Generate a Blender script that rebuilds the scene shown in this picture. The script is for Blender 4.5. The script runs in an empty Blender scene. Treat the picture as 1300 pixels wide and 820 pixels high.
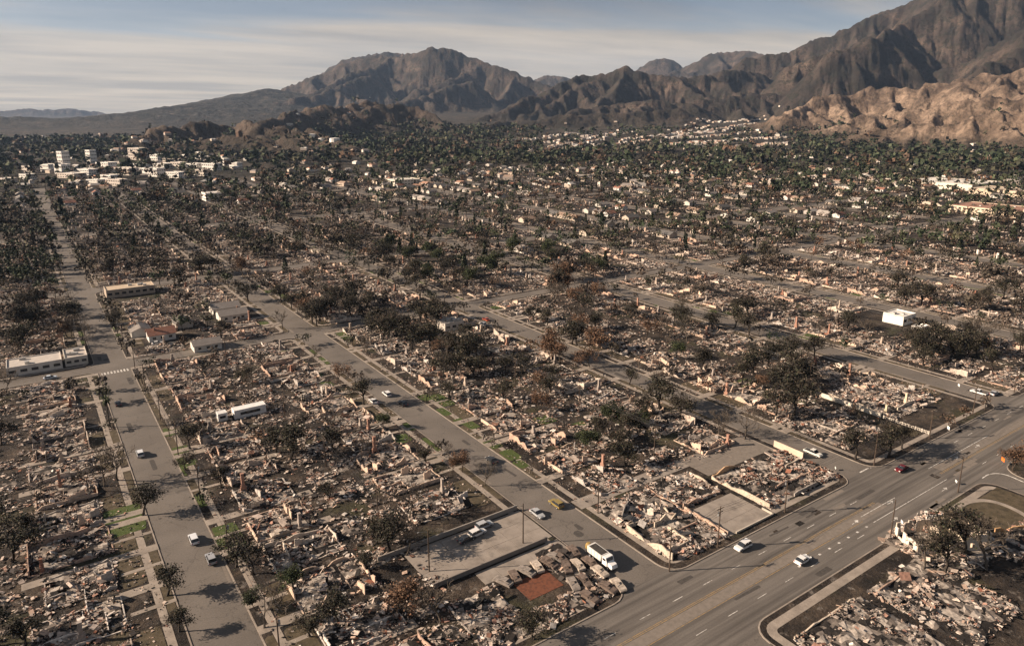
import bpy, math, random
import numpy as np
from mathutils import Vector, Matrix, Euler

R_ = math.radians
rng = np.random.default_rng(7)
random.seed(7)
sc = bpy.context.scene
COL = sc.collection

# ------------------------------------------------------------------ camera
F_PX, CX, CY0, HOR, H = 899.0, 650.0, 365.0, 145.0, 100.0
PITCH = math.atan((CY0 - HOR) / F_PX)
YAW = math.atan((10 - 650) / math.hypot(F_PX, 220))        # street direction relative to the view axis
cd = bpy.data.cameras.new('camera')
cam = bpy.data.objects.new('camera', cd)
COL.objects.link(cam)
cam.location = (0, 0, H)
cam.rotation_euler = (math.pi / 2 - PITCH, 0, YAW)
cd.sensor_width = 36.0
cd.lens = 36.0 * F_PX / 1300.0
cd.shift_y = -45.0 / 1300.0
cd.clip_start = 1.0
cd.clip_end = 60000.0
sc.camera = cam

# ------------------------------------------------------------------ sky and sun
SUN_EL = 24.0
SUN_DIR = Vector((-0.876 * math.cos(R_(SUN_EL)), 0.482 * math.cos(R_(SUN_EL)), math.sin(R_(SUN_EL)))).normalized()
w = bpy.data.worlds.new('World')
sc.world = w
w.use_nodes = True
nt = w.node_tree
nt.nodes.clear()
N, L = nt.nodes, nt.links
out = N.new('ShaderNodeOutputWorld')
bg = N.new('ShaderNodeBackground')
bg.inputs['Strength'].default_value = 0.05
sky = N.new('ShaderNodeTexSky')
sky.sky_type = 'NISHITA'
sky.sun_disc = False
sky.sun_elevation = R_(SUN_EL)
sky.sun_rotation = math.atan2(SUN_DIR.x, SUN_DIR.y)
sky.air_density = 0.75
sky.dust_density = 1.0
sky.ozone_density = 1.0
# a layer of streaky high cloud, laid out on a flat deck above the place
tc = N.new('ShaderNodeTexCoord')
sep = N.new('ShaderNodeSeparateXYZ')
L.new(tc.outputs['Generated'], sep.inputs[0])
def wm(op, a, b=None, c=None):
    n = N.new('ShaderNodeMath'); n.operation = op
    for i, v in enumerate((a, b, c)):
        if v is None: continue
        if isinstance(v, (int, float)): n.inputs[i].default_value = v
        else: L.new(v, n.inputs[i])
    return n.outputs[0]
zz = wm('MAXIMUM', sep.outputs[2], 0.0)
den = wm('ADD', zz, 0.045)
comb = N.new('ShaderNodeCombineXYZ')
L.new(wm('DIVIDE', sep.outputs[0], den), comb.inputs[0])
L.new(wm('DIVIDE', sep.outputs[1], den), comb.inputs[1])
mp = N.new('ShaderNodeMapping')
mp.inputs['Rotation'].default_value = (0, 0, R_(24))
mp.inputs['Scale'].default_value = (0.20, 0.44, 1.0)
mp.inputs['Location'].default_value = (1.7, 0.45, 0)
L.new(comb.outputs[0], mp.inputs[0])
n1 = N.new('ShaderNodeTexNoise'); n1.inputs['Scale'].default_value = 1.0
n1.inputs['Detail'].default_value = 9.0; n1.inputs['Roughness'].default_value = 0.55
n1.inputs['Distortion'].default_value = 0.6
L.new(mp.outputs[0], n1.inputs['Vector'])
rp = N.new('ShaderNodeValToRGB')
rp.color_ramp.elements[0].position = 0.46; rp.color_ramp.elements[0].color = (0, 0, 0, 1)
rp.color_ramp.elements[1].position = 0.68; rp.color_ramp.elements[1].color = (1, 1, 1, 1)
L.new(n1.outputs['Fac'], rp.inputs[0])
# the deck is seen edge-on low down, so it closes up towards the horizon; its edge follows the streaks
edge = wm('ADD', zz, wm('MULTIPLY', wm('SUBTRACT', n1.outputs['Fac'], 0.5), -0.16))
low = N.new('ShaderNodeMapRange'); low.interpolation_type = 'SMOOTHSTEP'
low.inputs[1].default_value = 0.145; low.inputs[2].default_value = 0.085; low.inputs[3].default_value = 0.0; low.inputs[4].default_value = 1.0
L.new(edge, low.inputs[0])
n2 = N.new('ShaderNodeTexNoise'); n2.inputs['Scale'].default_value = 1.5; n2.inputs['Detail'].default_value = 7.0; n2.inputs['Roughness'].default_value = 0.6
L.new(mp.outputs[0], n2.inputs['Vector'])
tone = N.new('ShaderNodeValToRGB')
tone.color_ramp.elements[0].position = 0.38; tone.color_ramp.elements[0].color = (0.64, 0.67, 0.72, 1)
tone.color_ramp.elements[1].position = 0.62; tone.color_ramp.elements[1].color = (1, 1, 1, 1)
L.new(n2.outputs['Fac'], tone.inputs[0])
cf = wm('MAXIMUM', wm('ADD', wm('MULTIPLY', rp.outputs[0], 0.34), 0.60), wm('MULTIPLY', low.outputs[0], 0.95))
ccol = N.new('ShaderNodeMixRGB')
ccol.inputs[1].default_value = (2.2, 2.1, 2.05, 1); ccol.inputs[2].default_value = (5.7, 4.65, 3.5, 1)
L.new(low.outputs[0], ccol.inputs[0])
cmul = N.new('ShaderNodeMixRGB'); cmul.blend_type = 'MULTIPLY'; cmul.inputs[0].default_value = 1.0
L.new(ccol.outputs[0], cmul.inputs[1]); L.new(tone.outputs[0], cmul.inputs[2])
mixc = N.new('ShaderNodeMixRGB')
L.new(cf, mixc.inputs[0])
L.new(sky.outputs[0], mixc.inputs[1]); L.new(cmul.outputs[0], mixc.inputs[2])
L.new(mixc.outputs[0], bg.inputs[0])
L.new(bg.outputs[0], out.inputs[0])

sl = bpy.data.lights.new('sun', 'SUN')
sl.energy = 5.0
sl.angle = R_(0.5)
sl.color = (1.0, 0.80, 0.62)
sun = bpy.data.objects.new('sun', sl)
COL.objects.link(sun)
sun.rotation_euler = (-SUN_DIR).to_track_quat('-Z', 'Y').to_euler()
sun.location = (-200, 200, 300)

sc.view_settings.view_transform = 'Standard'
sc.view_settings.look = 'None'
sc.view_settings.gamma = 1.0
sc.view_settings.exposure = 1.28
sc.cycles.max_bounces = 4
sc.cycles.diffuse_bounces = 2
sc.cycles.glossy_bounces = 2
sc.cycles.volume_bounces = 0
sc.cycles.use_denoising = True

# ------------------------------------------------------------------ helpers
def ray(u, v):
    x = (u - CX) / F_PX; y = (v - CY0) / F_PX
    fw = math.cos(PITCH) - y * math.sin(PITCH); dn = math.sin(PITCH) + y * math.cos(PITCH)
    wx = -fw * math.sin(YAW) + x * math.cos(YAW)
    wy = fw * math.cos(YAW) + x * math.sin(YAW)
    return wx, wy, -dn
def G(u, v, z=0.0):
    """ground point seen at photo pixel u, v (used to survey the place)"""
    a, b, c = ray(u, v); t = (z - H) / c
    return a * t, b * t
def P3(u, v, dist):
    a, b, c = ray(u, v); t = dist / math.hypot(a, b)
    return a * t, b * t, H + c * t
def proj(x, y, z=0.0):
    F = y * math.cos(YAW) - x * math.sin(YAW); X = y * math.sin(YAW) + x * math.cos(YAW)
    d = H - z
    fw = F * math.cos(PITCH) + d * math.sin(PITCH)
    dn = -F * math.sin(PITCH) + d * math.cos(PITCH)
    if fw <= 1: return -9999, -9999, fw
    return CX + F_PX * X / fw, CY0 + F_PX * dn / fw, fw
def inview(x, y, m=40, z=0.0):
    u, v, d = proj(x, y, z)
    return d > 1 and -m < u < 1300 + m and -m < v < 820 + m

MATS = {}
class NB:
    def __init__(self, name):
        self.m = bpy.data.materials.new(name); self.m.use_nodes = True
        self.t = self.m.node_tree; self.b = self.t.nodes['Principled BSDF']; MATS[name] = self.m
        self.b.inputs['Specular IOR Level'].default_value = 0.25
    def n(self, t, **k):
        x = self.t.nodes.new(t)
        for a, b in k.items():
            if a.startswith('i_'): x.inputs[a[2:].replace('_', ' ')].default_value = b
            else: setattr(x, a, b)
        return x
    def l(self, a, b): self.t.links.new(a, b)
    def pos(self):
        if not hasattr(self, '_p'): self._p = self.n('ShaderNodeNewGeometry').outputs['Position']
        return self._p
    def noise(self, scale, detail=4, rough=0.55, vec=None, dist=0.0):
        x = self.n('ShaderNodeTexNoise', i_Scale=scale, i_Detail=detail, i_Roughness=rough, i_Distortion=dist)
        self.l(vec if vec is not None else self.pos(), x.inputs['Vector']); return x.outputs['Fac']
    def ramp(self, fac, *st):
        r = self.n('ShaderNodeValToRGB'); e = r.color_ramp.elements
        while len(e) < len(st): e.new(0.5)
        for k, (p, c) in enumerate(st):
            e[k].position = p; e[k].color = (*c, 1) if not isinstance(c, (int, float)) else (c, c, c, 1)
        self.l(fac, r.inputs[0]); return r.outputs[0]
    def mix(self, fac, a, b, mode='MIX'):
        x = self.n('ShaderNodeMixRGB', blend_type=mode)
        for i, v in enumerate((fac, a, b)):
            if isinstance(v, (int, float)): x.inputs[i].default_value = v if i == 0 else (v, v, v, 1)
            elif isinstance(v, tuple): x.inputs[i].default_value = (*v, 1)
            else: self.l(v, x.inputs[i])
        return x.outputs[0]
    def attr(self, name, o='Color'):
        return self.n('ShaderNodeAttribute', attribute_name=name).outputs[o]
    def bump(self, h, strength=0.4, dist=0.1):
        x = self.n('ShaderNodeBump', i_Strength=strength, i_Distance=dist)
        self.l(h, x.inputs['Height']); self.l(x.outputs[0], self.b.inputs['Normal'])
    def done(self, col, rough=0.9, metal=0.0):
        if isinstance(col, tuple): self.b.inputs['Base Color'].default_value = (*col, 1)
        else: self.l(col, self.b.inputs['Base Color'])
        self.b.inputs['Roughness'].default_value = rough; self.b.inputs['Metallic'].default_value = metal
        return self.m

# tinted matter: each piece carries its own colour, the material adds grain, soot and dust
def tinted(name, rough, amt=0.35, scale=2.0, spec=0.25, metal=0.0):
    b = NB(name); c = b.attr('tint')
    k = b.ramp(b.noise(scale, 5), (0.3, 1 - amt), (0.7, 1 + amt * 0.3))
    b.b.inputs['Specular IOR Level'].default_value = spec
    return b.done(b.mix(1.0, c, k, 'MULTIPLY'), rough, metal)
tinted('debris', 0.95, 0.45, 1.6)
tinted('masonry', 0.92, 0.35, 2.5)
tinted('plaster', 0.85, 0.18, 0.6)
tinted('bark', 0.95, 0.4, 3.0)
tinted('paintwork', 0.28, 0.08, 0.5, 0.5)
tinted('metalwork', 0.5, 0.3, 1.0, 0.5, 0.4)
tinted('rubber', 0.9, 0.2)
b = NB('leaf'); c = b.attr('tint')
oi = b.n('ShaderNodeObjectInfo').outputs['Random']
k = b.ramp(oi, (0.0, 0.75), (1.0, 1.3))
b.done(b.mix(1.0, b.mix(1.0, c, k, 'MULTIPLY'), b.ramp(b.noise(0.6, 3), (0.3, 0.6), (0.7, 1.25)), 'MULTIPLY'), 0.85)
b = NB('glass'); b.b.inputs['Specular IOR Level'].default_value = 0.6; b.done((0.02, 0.024, 0.03), 0.08)
b = NB('rust'); b.done(b.ramp(b.noise(1.5, 6), (0.35, (0.085, 0.036, 0.023)), (0.6, (0.15, 0.055, 0.030)), (0.8, (0.07, 0.045, 0.034))), 0.9)

b = NB('asphalt')
c = b.ramp(b.noise(0.06, 4), (0.3, (0.108, 0.095, 0.083)), (0.7, (0.155, 0.137, 0.120)))
c = b.mix(1.0, c, b.ramp(b.noise(3.0, 5), (0.25, 0.78), (0.75, 1.15)), 'MULTIPLY')
vo = b.n('ShaderNodeTexVoronoi', feature='DISTANCE_TO_EDGE', i_Scale=0.11)
vw = b.n('ShaderNodeMixRGB'); vw.inputs[0].default_value = 0.06
b.l(b.pos(), vw.inputs[1]); nz = b.n('ShaderNodeTexNoise', i_Scale=0.5, i_Detail=4); b.l(b.pos(), nz.inputs['Vector'])
vm = b.n('ShaderNodeVectorMath', operation='MULTIPLY_ADD'); vm.inputs[1].default_value = (5, 5, 0)
b.l(nz.outputs['Color'], vm.inputs[0]); b.l(b.pos(), vm.inputs[2]); b.l(vm.outputs[0], vo.inputs['Vector'])
c = b.mix(b.ramp(vo.outputs['Distance'], (0.0, 0.55), (0.012, 0.0)), c, (0.04, 0.037, 0.034))
c = b.mix(b.ramp(b.noise(0.22, 5, 0.65), (0.62, 0.0), (0.74, 0.5)), c, (0.055, 0.05, 0.046))
b.done(c, 0.9)
b = NB('boulevard_asphalt')
c = b.ramp(b.noise(0.05, 4), (0.3, (0.105, 0.094, 0.084)), (0.7, (0.145, 0.13, 0.115)))
c = b.mix(1.0, c, b.ramp(b.noise(3.0, 5), (0.25, 0.82), (0.75, 1.12)), 'MULTIPLY')
mpp = b.n('ShaderNodeMapping'); mpp.inputs['Scale'].default_value = (0.02, 0.9, 1); b.l(b.pos(), mpp.inputs[0])
c = b.mix(1.0, c, b.ramp(b.noise(1.0, 3, vec=mpp.outputs[0]), (0.35, 0.68), (0.62, 1.12)), 'MULTIPLY')
b.done(c, 0.88)
b = NB('concrete')
c = b.ramp(b.noise(0.35, 5), (0.3, (0.19, 0.162, 0.136)), (0.7, (0.32, 0.275, 0.232)))
c = b.mix(1.0, c, b.ramp(b.noise(4.0, 4), (0.3, 0.8), (0.7, 1.1)), 'MULTIPLY')
b.done(c, 0.9)
b = NB('old_concrete')
c = b.ramp(b.noise(0.25, 6, 0.65), (0.28, (0.15, 0.13, 0.112)), (0.5, (0.23, 0.2, 0.172)), (0.75, (0.29, 0.255, 0.22)))
c = b.mix(b.ramp(b.noise(0.12, 5, 0.7), (0.58, 0.0), (0.7, 0.75)), c, (0.085, 0.075, 0.067))
b.done(c, 0.92)
b = NB('paint_white'); c = b.ramp(b.noise(1.2, 5), (0.36, (0.22, 0.205, 0.185)), (0.56, (0.58, 0.56, 0.52))); b.done(c, 0.8)
b = NB('paint_yellow'); c = b.ramp(b.noise(1.2, 5), (0.35, (0.16, 0.125, 0.085)), (0.6, (0.33, 0.215, 0.09))); b.done(c, 0.8)
b = NB('grass')
c = b.ramp(b.noise(0.7, 6, 0.7), (0.3, (0.036, 0.055, 0.015)), (0.52, (0.060, 0.085, 0.022)), (0.72, (0.10, 0.095, 0.042)))
c = b.mix(1.0, c, b.ramp(b.noise(8.0, 3), (0.3, 0.6), (0.7, 1.2)), 'MULTIPLY'); b.bump(b.noise(6, 4), 0.8, 0.15); b.done(c, 0.95)
b = NB('dry_grass')
c = b.ramp(b.noise(0.5, 6, 0.7), (0.3, (0.038, 0.03, 0.020)), (0.5, (0.075, 0.060, 0.037)), (0.62, (0.10, 0.078, 0.052)), (0.76, (0.058, 0.062, 0.028)))
c = b.mix(1.0, c, b.ramp(b.noise(8.0, 3), (0.3, 0.6), (0.7, 1.2)), 'MULTIPLY'); b.done(c, 0.95)

# burnt yards: soot, ash, bare soil
def soil(b):
    s = b.ramp(b.noise(0.11, 6, 0.62), (0.34, (0.010, 0.009, 0.008)), (0.49, (0.028, 0.022, 0.018)), (0.62, (0.066, 0.050, 0.037)), (0.78, (0.13, 0.098, 0.072)))
    a = b.mix(b.ramp(b.noise(0.37, 6, 0.7), (0.57, 0.0), (0.67, 0.8)), s, (0.17, 0.147, 0.126))
    a = b.mix(b.ramp(b.noise(0.045, 4), (0.56, 0.0), (0.66, 0.55)), a, (0.07, 0.068, 0.03))
    return b.mix(1.0, a, b.ramp(b.noise(2.2, 6, 0.7), (0.3, 0.45), (0.7, 1.3)), 'MULTIPLY')
b = NB('burnt_soil'); c = soil(b); b.bump(b.noise(1.1, 6, 0.7), 0.9, 0.5); b.done(c, 0.97)

# open country: chaparral slopes, pale cut banks, burnt and green patches
b = NB('terrain')
low = b.ramp(b.noise(0.011, 7, 0.7), (0.35, (0.020, 0.019, 0.014)), (0.5, (0.040, 0.034, 0.026)), (0.62, (0.085, 0.068, 0.052)), (0.72, (0.040, 0.042, 0.024)))
hill = b.ramp(b.noise(0.006, 9, 0.72), (0.38, (0.020, 0.017, 0.014)), (0.48, (0.050, 0.038, 0.031)), (0.56, (0.092, 0.068, 0.054)), (0.66, (0.20, 0.148, 0.115)))
scrub = b.ramp(b.noise(0.024, 8, 0.8), (0.49, 0.0), (0.54, 0.85))
hill = b.mix(scrub, hill, (0.017, 0.018, 0.012))
tan = b.ramp(b.noise(0.012, 8, 0.7), (0.36, (0.070, 0.050, 0.038)), (0.48, (0.165, 0.119, 0.087)), (0.60, (0.31, 0.228, 0.168)))
tan = b.mix(b.ramp(b.noise(0.05, 5, 0.7), (0.50, 0.0), (0.62, 0.7)), tan, (0.05, 0.041, 0.029))
at = b.n('ShaderNodeAttribute', attribute_name='zone')
sp = b.n('ShaderNodeSeparateColor'); b.l(at.outputs['Color'], sp.inputs[0])
c = b.mix(sp.outputs[0], low, hill)
c = b.mix(sp.outputs[1], c, tan)
c = b.mix(sp.outputs[2], c, b.ramp(b.noise(0.012, 8, 0.8), (0.42, (0.010, 0.011, 0.008)), (0.52, (0.028, 0.026, 0.020)), (0.60, (0.06, 0.05, 0.04)), (0.66, (0.15, 0.13, 0.105))))
b.bump(b.noise(0.028, 8, 0.72), 1.0, 26.0)
b.done(c, 0.97)

class MB:
    """collects boxes, tubes, cards and grids; build() links them as one mesh object"""
    def __init__(self): self.v = []; self.f = []; self.c = []; self.n = 0
    def raw(self, v, f, c):
        v = np.asarray(v, float).reshape(-1, 3); f = np.asarray(f, int).reshape(-1, 4)
        c = np.asarray(c, float)
        if c.ndim == 1: c = np.tile(c, (len(f), 1))
        self.v.append(v); self.f.append(f + self.n); self.c.append(c); self.n += len(v); return self
    BV = np.array([[-1, -1, -1], [1, -1, -1], [1, 1, -1], [-1, 1, -1], [-1, -1, 1], [1, -1, 1], [1, 1, 1], [-1, 1, 1]]) * 0.5
    BF = np.array([[0, 3, 2, 1], [4, 5, 6, 7], [0, 1, 5, 4], [1, 2, 6, 5], [2, 3, 7, 6], [3, 0, 4, 7]])
    def boxes(self, cen, size, rot, cols):
        cen = np.asarray(cen, float).reshape(-1, 3); n = len(cen)
        size = np.broadcast_to(np.asarray(size, float), (n, 3)); cols = np.broadcast_to(np.asarray(cols, float), (n, 3))
        v = self.BV[None] * size[:, None]
        if rot is not None: v = np.einsum('nij,nkj->nki', rot, v)
        v = v + cen[:, None]
        f = self.BF[None] + (np.arange(n) * 8)[:, None, None]
        return self.raw(v, f, np.repeat(cols, 6, 0))
    def box(self, c, s, col, rz=0.0, rx=0.0, ry=0.0):
        rot = None
        if rz or rx or ry: rot = np.array(Euler((rx, ry, rz)).to_matrix())[None]
        return self.boxes([c], [s], rot, [col])
    def b2(self, x0, x1, y0, y1, z0, z1, col):
        return self.box(((x0 + x1) / 2, (y0 + y1) / 2, (z0 + z1) / 2), (x1 - x0, y1 - y0, z1 - z0), col)
    def tube(self, pts, rad, col, n=5, cap=True):
        pts = np.asarray(pts, float); m = len(pts); rad = np.broadcast_to(np.asarray(rad, float), (m,))
        d = np.gradient(pts, axis=0); d /= np.linalg.norm(d, axis=1)[:, None] + 1e-9
        up = np.where(np.abs(d[:, 2:3]) > 0.9, np.array([[1., 0, 0]]), np.array([[0, 0, 1.]]))
        s = np.cross(d, up); s /= np.linalg.norm(s, axis=1)[:, None] + 1e-9
        t = np.cross(s, d)
        a = np.arange(n) / n * 2 * math.pi
        v = pts[:, None] + rad[:, None, None] * (np.cos(a)[None, :, None] * s[:, None] + np.sin(a)[None, :, None] * t[:, None])
        v = v.reshape(-1, 3)
        i, j = np.meshgrid(np.arange(m - 1), np.arange(n), indexing='ij'); k = (j + 1) % n
        f = np.stack([i * n + j, i * n + k, (i + 1) * n + k, (i + 1) * n + j], -1).reshape(-1, 4)
        if cap and n in (4, 6, 8, 12):
            cf = []
            for base in (0, (m - 1) * n):
                for q in range(1, n - 1, 2): cf.append([base, base + q, base + q + 1, base + (q + 2) % n])
            f = np.vstack([f, np.array(cf)])
        return self.raw(v, f, col)
    def cards(self, cen, size, nrm_rot, cols):
        n = len(cen); q = np.array([[-1, -1, 0], [1, -1, 0], [1, 1, 0], [-1, 1, 0]]) * 0.5
        v = q[None] * np.asarray(size)[:, None, :] if np.ndim(size) == 2 else q[None] * np.asarray(size)[:, None, None]
        v = np.einsum('nij,nkj->nki', nrm_rot, v) + np.asarray(cen)[:, None]
        return self.raw(v, np.arange(n * 4).reshape(n, 4), cols)
    def poly(self, pts, z0, z1, col):
        """prism over a convex outline"""
        pts = np.asarray(pts, float); n = len(pts)
        v = np.vstack([np.c_[pts, np.full(n, z0)], np.c_[pts, np.full(n, z1)]])
        f = [[i, (i + 1) % n, (i + 1) % n + n, i + n] for i in range(n)]
        for q in range(1, n - 1, 2):
            e = [0, q, q + 1, (q + 2) if q + 2 < n else q + 1]
            f.append([n + a for a in e])
        return self.raw(v, f, col)
    def mesh(self, name, mat, smooth=False):
        v = np.vstack(self.v); f = np.vstack(self.f); c = np.vstack(self.c)
        me = bpy.data.meshes.new(name)
        # degenerate quads (repeated last corner) become triangles
        tri = f[:, 2] == f[:, 3]
        tot = np.where(tri, 3, 4)
        st = np.r_[0, np.cumsum(tot)[:-1]]
        lp = f.reshape(-1)[np.repeat(~tri, 4) | np.tile([True, True, True, False], len(f))]
        me.vertices.add(len(v)); me.vertices.foreach_set('co', v.astype(np.float32).ravel())
        me.loops.add(len(lp)); me.loops.foreach_set('vertex_index', lp.astype(np.int32))
        me.polygons.add(len(f)); me.polygons.foreach_set('loop_start', st.astype(np.int32))
        me.polygons.foreach_set('loop_total', tot.astype(np.int32))
        me.polygons.foreach_set('use_smooth', np.full(len(f), bool(smooth)))
        a = me.attributes.new('tint', 'FLOAT_COLOR', 'FACE')
        a.data.foreach_set('color', np.c_[c, np.ones(len(c))].astype(np.float32).ravel())
        me.update(); me.validate()
        me.materials.append(MATS[mat])
        return me
    def build(self, name, mat, parent=None, smooth=False):
        return link(name, self.mesh(name, mat, smooth), parent)

def link(name, data, parent=None, loc=None, rz=None):
    o = bpy.data.objects.new(name, data); COL.objects.link(o)
    if parent is not None: o.parent = parent
    if loc is not None: o.location = loc
    if rz is not None: o.rotation_euler = (0, 0, rz)
    return o
def tag(o, label=None, cat=None, group=None, kind=None):
    if label: o['label'] = label
    if cat: o['category'] = cat
    if group: o['group'] = group
    if kind: o['kind'] = kind
    return o
def thing(name, label, cat, loc=(0, 0, 0), rz=0.0, group=None, scale=None):
    o = link(name, None, None, loc, rz); o.empty_display_size = 0.5
    if scale is not None: o.scale = scale
    return tag(o, label, cat, group)
ORD = ['first', 'second', 'third', 'fourth', 'fifth', 'sixth', 'seventh', 'eighth', 'ninth', 'tenth', 'eleventh', 'twelfth', 'thirteenth',
       'fourteenth', 'fifteenth', 'sixteenth', 'seventeenth', 'eighteenth', 'nineteenth', 'twentieth']
TENS = {20: 'twenty', 30: 'thirty', 40: 'forty', 50: 'fifty', 60: 'sixty', 70: 'seventy', 80: 'eighty', 90: 'ninety'}
def nth(i):
    i += 1
    if i <= 20: return ORD[i - 1]
    t, r = i // 10 * 10, i % 10
    return TENS[t][:-1] + 'ieth' if r == 0 else TENS[t] + '-' + ORD[r - 1]
def rots(n, tilt=math.pi, r=rng, yaw=math.pi * 2):
    """n rotation matrices: yaw anywhere, tilt up to the given angle"""
    a = r.random(n) * yaw; ax = r.random(n) * math.pi * 2; t = (r.random(n) * 2 - 1) * tilt
    ca, sa = np.cos(a), np.sin(a); o = np.zeros(n); l = np.ones(n)
    Z = np.stack([ca, -sa, o, sa, ca, o, o, o, l], -1).reshape(n, 3, 3)
    k = np.stack([np.cos(ax), np.sin(ax), o], -1)
    K = np.stack([o, -k[:, 2], k[:, 1], k[:, 2], o, -k[:, 0], -k[:, 1], k[:, 0], o], -1).reshape(n, 3, 3)
    T = np.eye(3)[None] + np.sin(t)[:, None, None] * K + (1 - np.cos(t))[:, None, None] * (K @ K)
    return T @ Z
def palette(n, cols, wts, r=rng, jit=0.18):
    i = r.choice(len(cols), n, p=np.array(wts) / sum(wts))
    return np.clip(np.array(cols)[i] * (1 + (r.random((n, 1)) * 2 - 1) * jit), 0.005, 0.85)

# value noise for heights
def vnoise(x, y, seed=0):
    xi = np.floor(x).astype(np.int64); yi = np.floor(y).astype(np.int64); fx = x - xi; fy = y - yi
    fx = fx * fx * (3 - 2 * fx); fy = fy * fy * (3 - 2 * fy)
    def h(a, b):
        n = (a * 374761393 + b * 668265263 + seed * 982451653) & 0x7fffffff
        n = ((n ^ (n >> 13)) * 1274126177) & 0x7fffffff
        return ((n ^ (n >> 16)) & 0xffff) / 65535.0
    return (h(xi, yi) * (1 - fx) + h(xi + 1, yi) * fx) * (1 - fy) + (h(xi, yi + 1) * (1 - fx) + h(xi + 1, yi + 1) * fx) * fy
def fbm(x, y, o=5, seed=0, ridged=False):
    s = np.zeros_like(x); a = 1.0; t = 0
    for k in range(o):
        n = vnoise(x * 2 ** k, y * 2 ** k, seed + k)
        if ridged: n = 1 - np.abs(2 * n - 1)
        s += a * n; t += a; a *= 0.5
    return s / t

# ------------------------------------------------------------------ mountains and sloping country
RID = []                       # ridge crests surveyed as (pixel, pixel, distance)
def ridge(pts, slope=0.62, spur=330, grad=0.36, tan=0.0, wob=1.0, smooth=0.0, slen=1.0):
    RID.append((pts, slope, spur, grad, tan, wob, smooth, slen))
ridge([(-140, 138, 14000), (-60, 141, 13500), (0, 141, 13000), (40, 138, 13000), (90, 138, 13000), (125, 143, 13000), (150, 147, 12500)], 0.3, 900, 0.2)
ridge([(150, 149, 7600), (230, 140, 7400), (300, 133, 7200), (350, 114, 7000), (383, 101, 6900), (405, 96, 6900), (433, 80, 6900), (470, 73, 6850), (500, 70, 6700), (530, 66, 6600),
       (545, 61, 6500), (558, 59, 6500), (577, 65, 6500), (603, 74, 6450), (630, 83, 6300), (660, 92, 6200), (690, 106, 6100), (720, 118, 6000), (750, 135, 5900)], 1.05, 270, 0.30)
ridge([(340, 118, 8600), (400, 97, 8500), (433, 76, 8400), (480, 66, 8300), (500, 64, 8300), (530, 72, 8300)], 0.8, 450, 0.3)
ridge([(660, 118, 9300), (685, 101, 9300), (697, 95, 9300), (711, 96, 9300), (730, 106, 9300), (760, 116, 9000)], 0.45, 600, 0.3)
ridge([(770, 104, 9600), (800, 92, 9600), (820, 80, 9600), (833, 73, 9600), (842, 72, 9600), (858, 78, 9600), (880, 90, 9500), (900, 98, 9500)], 0.8, 450, 0.3)
ridge([(858, 92, 8800), (880, 79, 8600), (900, 69, 8500), (925, 65, 8500), (943, 62, 8500), (960, 66, 8300), (985, 74, 8000), (1000, 76, 7600), (1010, 72, 7000)], 0.8, 450, 0.32)
ridge([(985, 80, 6600), (1010, 70, 6400), (1050, 54, 6200), (1085, 34, 6000), (1115, 15, 5900), (1150, 2, 5800), (1166, -4, 5700), (1200, -26, 5600), (1260, -52, 5500), (1330, -85, 5400), (1420, -110, 5400), (1560, -100, 5400)], 1.15, 290, 0.30)
ridge([(1345, 5, 4300), (1300, 36, 4300), (1268, 52, 4350), (1240, 68, 4400), (1205, 86, 4400), (1175, 97, 4400), (1130, 112, 4300), (1080, 122, 4200), (1030, 128, 4100)], 1.05, 220, 0.30)
ridge([(560, 166, 3700), (600, 152, 3800), (640, 136, 3900), (675, 122, 4100), (705, 110, 4300), (720, 103, 4400), (745, 95, 4500), (768, 90, 4500), (792, 88, 4500), (820, 91, 4500), (850, 96, 4500), (872, 100, 4550),
       (893, 95, 4600), (920, 91, 4700), (948, 91, 4800), (972, 98, 4900), (1000, 108, 5000), (1040, 112, 5000), (1090, 118, 4900)], 0.95, 170, 0.30)
ridge([(880, 128, 3900), (930, 122, 4000), (980, 120, 4100), (1030, 118, 4200)], 0.8, 150, 0.30)
ridge([(600, 168, 3200), (640, 160, 3300), (690, 150, 3400), (740, 138, 3600), (790, 128, 3750), (840, 126, 3800), (880, 130, 3800)], 0.7, 130, 0.28)
ridge([(420, 150, 4600), (470, 140, 4900), (520, 128, 5200), (560, 112, 5500), (600, 100, 5700)], 0.8, 220, 0.30)
ridge([(300, 142, 5400), (360, 130, 5600), (420, 112, 5900), (470, 95, 6200)], 0.8, 240, 0.30)
# tan foothills on the right
ridge([(985, 150, 2900), (1010, 138, 3000), (1040, 127, 3100), (1075, 117, 3200), (1110, 112, 3250), (1150, 113, 3200), (1180, 106, 3200), (1210, 98, 3200), (1245, 90, 3200), (1300, 86, 3200), (1400, 70, 3200), (1500, 60, 3200)], 0.9, 110, 0.30, 1.0)
ridge([(1010, 172, 2550), (1050, 160, 2600), (1085, 152, 2650), (1120, 146, 2700), (1160, 138, 2700), (1200, 134, 2700), (1240, 130, 2700), (1290, 126, 2700), (1400, 118, 2700)], 0.9, 90, 0.30, 1.0)
ridge([(1060, 178, 2350), (1110, 167, 2380), (1150, 161, 2400), (1190, 156, 2400), (1230, 152, 2400), (1290, 146, 2400), (1400, 140, 2400)], 0.9, 66, 0.30, 1.0)
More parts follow.
